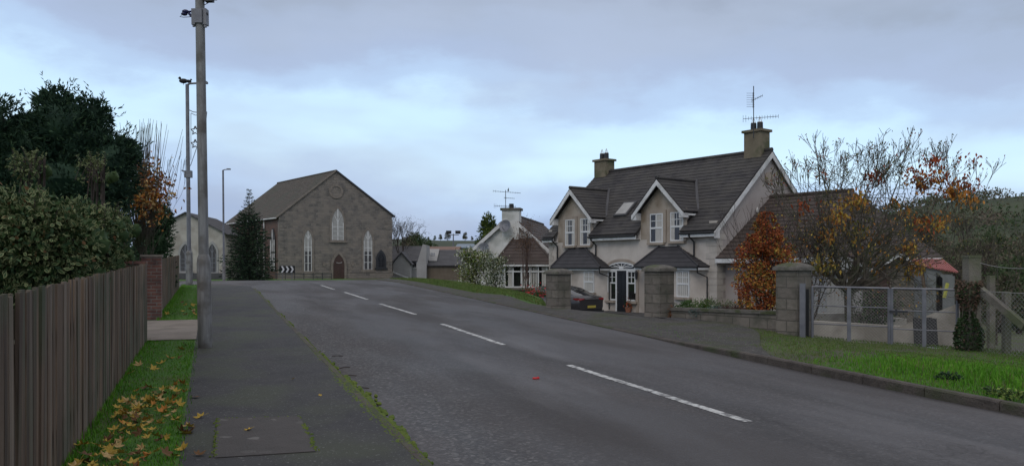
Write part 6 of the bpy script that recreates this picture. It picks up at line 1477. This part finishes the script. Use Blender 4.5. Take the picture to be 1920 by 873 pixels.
# ================================================================ fallen leaves
def maple(seed):
    r = random.Random(seed); k = MB(); pts = []
    for j in range(5):
        a = math.pi / 2 + (j - 2) * 1.02; L = (.058, .068, .078, .068, .056)[j] * r.uniform(.85, 1.15)
        pts.append((math.cos(a - .5) * .036, math.sin(a - .5) * .036 + .0)); pts.append((math.cos(a - .27) * L * .72, math.sin(a - .27) * L * .72)); pts.append((math.cos(a) * L, math.sin(a) * L)); pts.append((math.cos(a + .27) * L * .72, math.sin(a + .27) * L * .72))
    pts.append((0, -.02)); c = r.uniform(.8, 2.4); e = r.uniform(-1, 1)
    v = [(0, 0, 0)] + [(x, y, c * 4 * (x * x + y * y) + e * x * .4 + .2 * x * y * 10) for x, y in pts]; n = len(pts)
    k.add(v, [(0, 1 + i, 1 + (i + 1) % n) for i in range(n)]); k.tube([(0, -.015, 0), (.004, -.05, .006), (.01, -.075, .004)], .0015, 3)
    return k
lm = []
for j in range(3):
    for mt in ('leaf_yellow', 'leaf_orange' if j == 1 else 'litter_tan', 'leaf_brown' if j else 'litter_tan', 'leaf_yellow'): lm.append((j, mt))
protol = []
for i, (j, mt) in enumerate(lm): o = maple(300 + j + i * 3).build('fallen_leaf', mt); protol.append(o)
rnd = random.Random(12); usedl = set()
ld = {'leaf_yellow': 'yellow', 'leaf_orange': 'orange brown', 'leaf_brown': 'brown', 'litter_tan': 'pale tan'}
def putleaf(s, t, z, where, sc=1.0, grp='fallen leaves on the grass', pick=None):
    i = rnd.randrange(len(protol)) if pick is None else pick; o = protol[i]; mt = lm[i][1]
    if i in usedl: o = o.copy(); COL.objects.link(o)
    usedl.add(i); x, y = xy(s, t); o.location = (x, y, z); o.rotation_euler = (rnd.uniform(-.7, .7), rnd.uniform(-.7, .7), rnd.uniform(0, 6.28)); o.scale = (sc,) * 3; tag(o, 'curled %s maple leaf lying %s' % (ld[mt], where), 'fallen leaf', grp + ', ' + ld[mt])
n = 0
while n < 285:
    s = rnd.choice((rnd.gauss(7.6, .6), rnd.gauss(6.3, .7), rnd.gauss(5.2, .45), rnd.gauss(8.6, .4), rnd.gauss(5.6, .5))); t = rnd.choice((rnd.gauss(-.66, .13), rnd.gauss(-.60, .18), rnd.uniform(-.9, -.3))) + (.08 * (s - 7))
    if s < 4.3 or s > 10 or not -.92 < t < -.22: continue
    putleaf(s, t, prof(s) + .045 + rnd.random() * .025, 'in the grass beside the nearest board fence', rnd.uniform(.45, .9)); n += 1
for k_i in range(26): s = rnd.uniform(9.5, 24); 
for q in range(24):
    s = rnd.choice((rnd.uniform(9.5, 14.3), rnd.uniform(19.6, 25))); putleaf(s, rnd.uniform(-.9, -.25), prof(s) + .04, 'on the farther verge near the brick pillars', 1, 'fallen leaves on the far verge')
for q in range(16): s = rnd.uniform(4.6, 9); putleaf(s, -.17 + rnd.gauss(0, .05), prof(s) + .025, 'along the edge where footpath meets grass', rnd.uniform(.6, 1), 'fallen leaves at the footpath edge')
for i, (px, py, wh) in enumerate(((376, 782, 'alone on the tarmac left of the footpath slab'), (467, 806, 'on the middle of the footpath slab'), (549, 711, 'tiny and pale on the open footpath'), (600, 742, 'on the footpath near the mossy kerb joint'))):
    s, t = onroad(px, py, .014); putleaf(s, t, prof(s) + .022, wh, (1.0, .7, .45, .4)[i], 'leaf on the footpath ' + 'abcd'[i], 0)
    o = D.objects[-1] if False else None
s, t = onroad(1003, 710); k = MB(); k.ball((0, 0, .01), (.035, .022, .016)); k.ball((.04, .01, .012), (.02, .02, .02)); o = k.build('litter_scrap', 'flower_red'); x, y = xy(s, t); o.location = (x, y, prof(s) + RZ); tag(o, 'small red scrap of litter lying on the road', 'litter')
# twigs and dirt in the gutter
for q in range(5):
    s, t = onroad((650, 640, 700, 672, 626)[q], (705, 690, 760, 728, 668)[q]); k = MB(); k.tube([(-.09, 0, .008), (0, .012, .014), (.08, -.01, .008)], .006, 5); o = k.build('twig', 'bark_dark'); x, y = xy(s, t + .05); o.location = (x, y, prof(s) + RZ); o.rotation_euler = (0, 0, q * .9); tag(o, 'short dark twig in the gutter along the mossy kerb', 'twig', 'twigs in the left gutter')
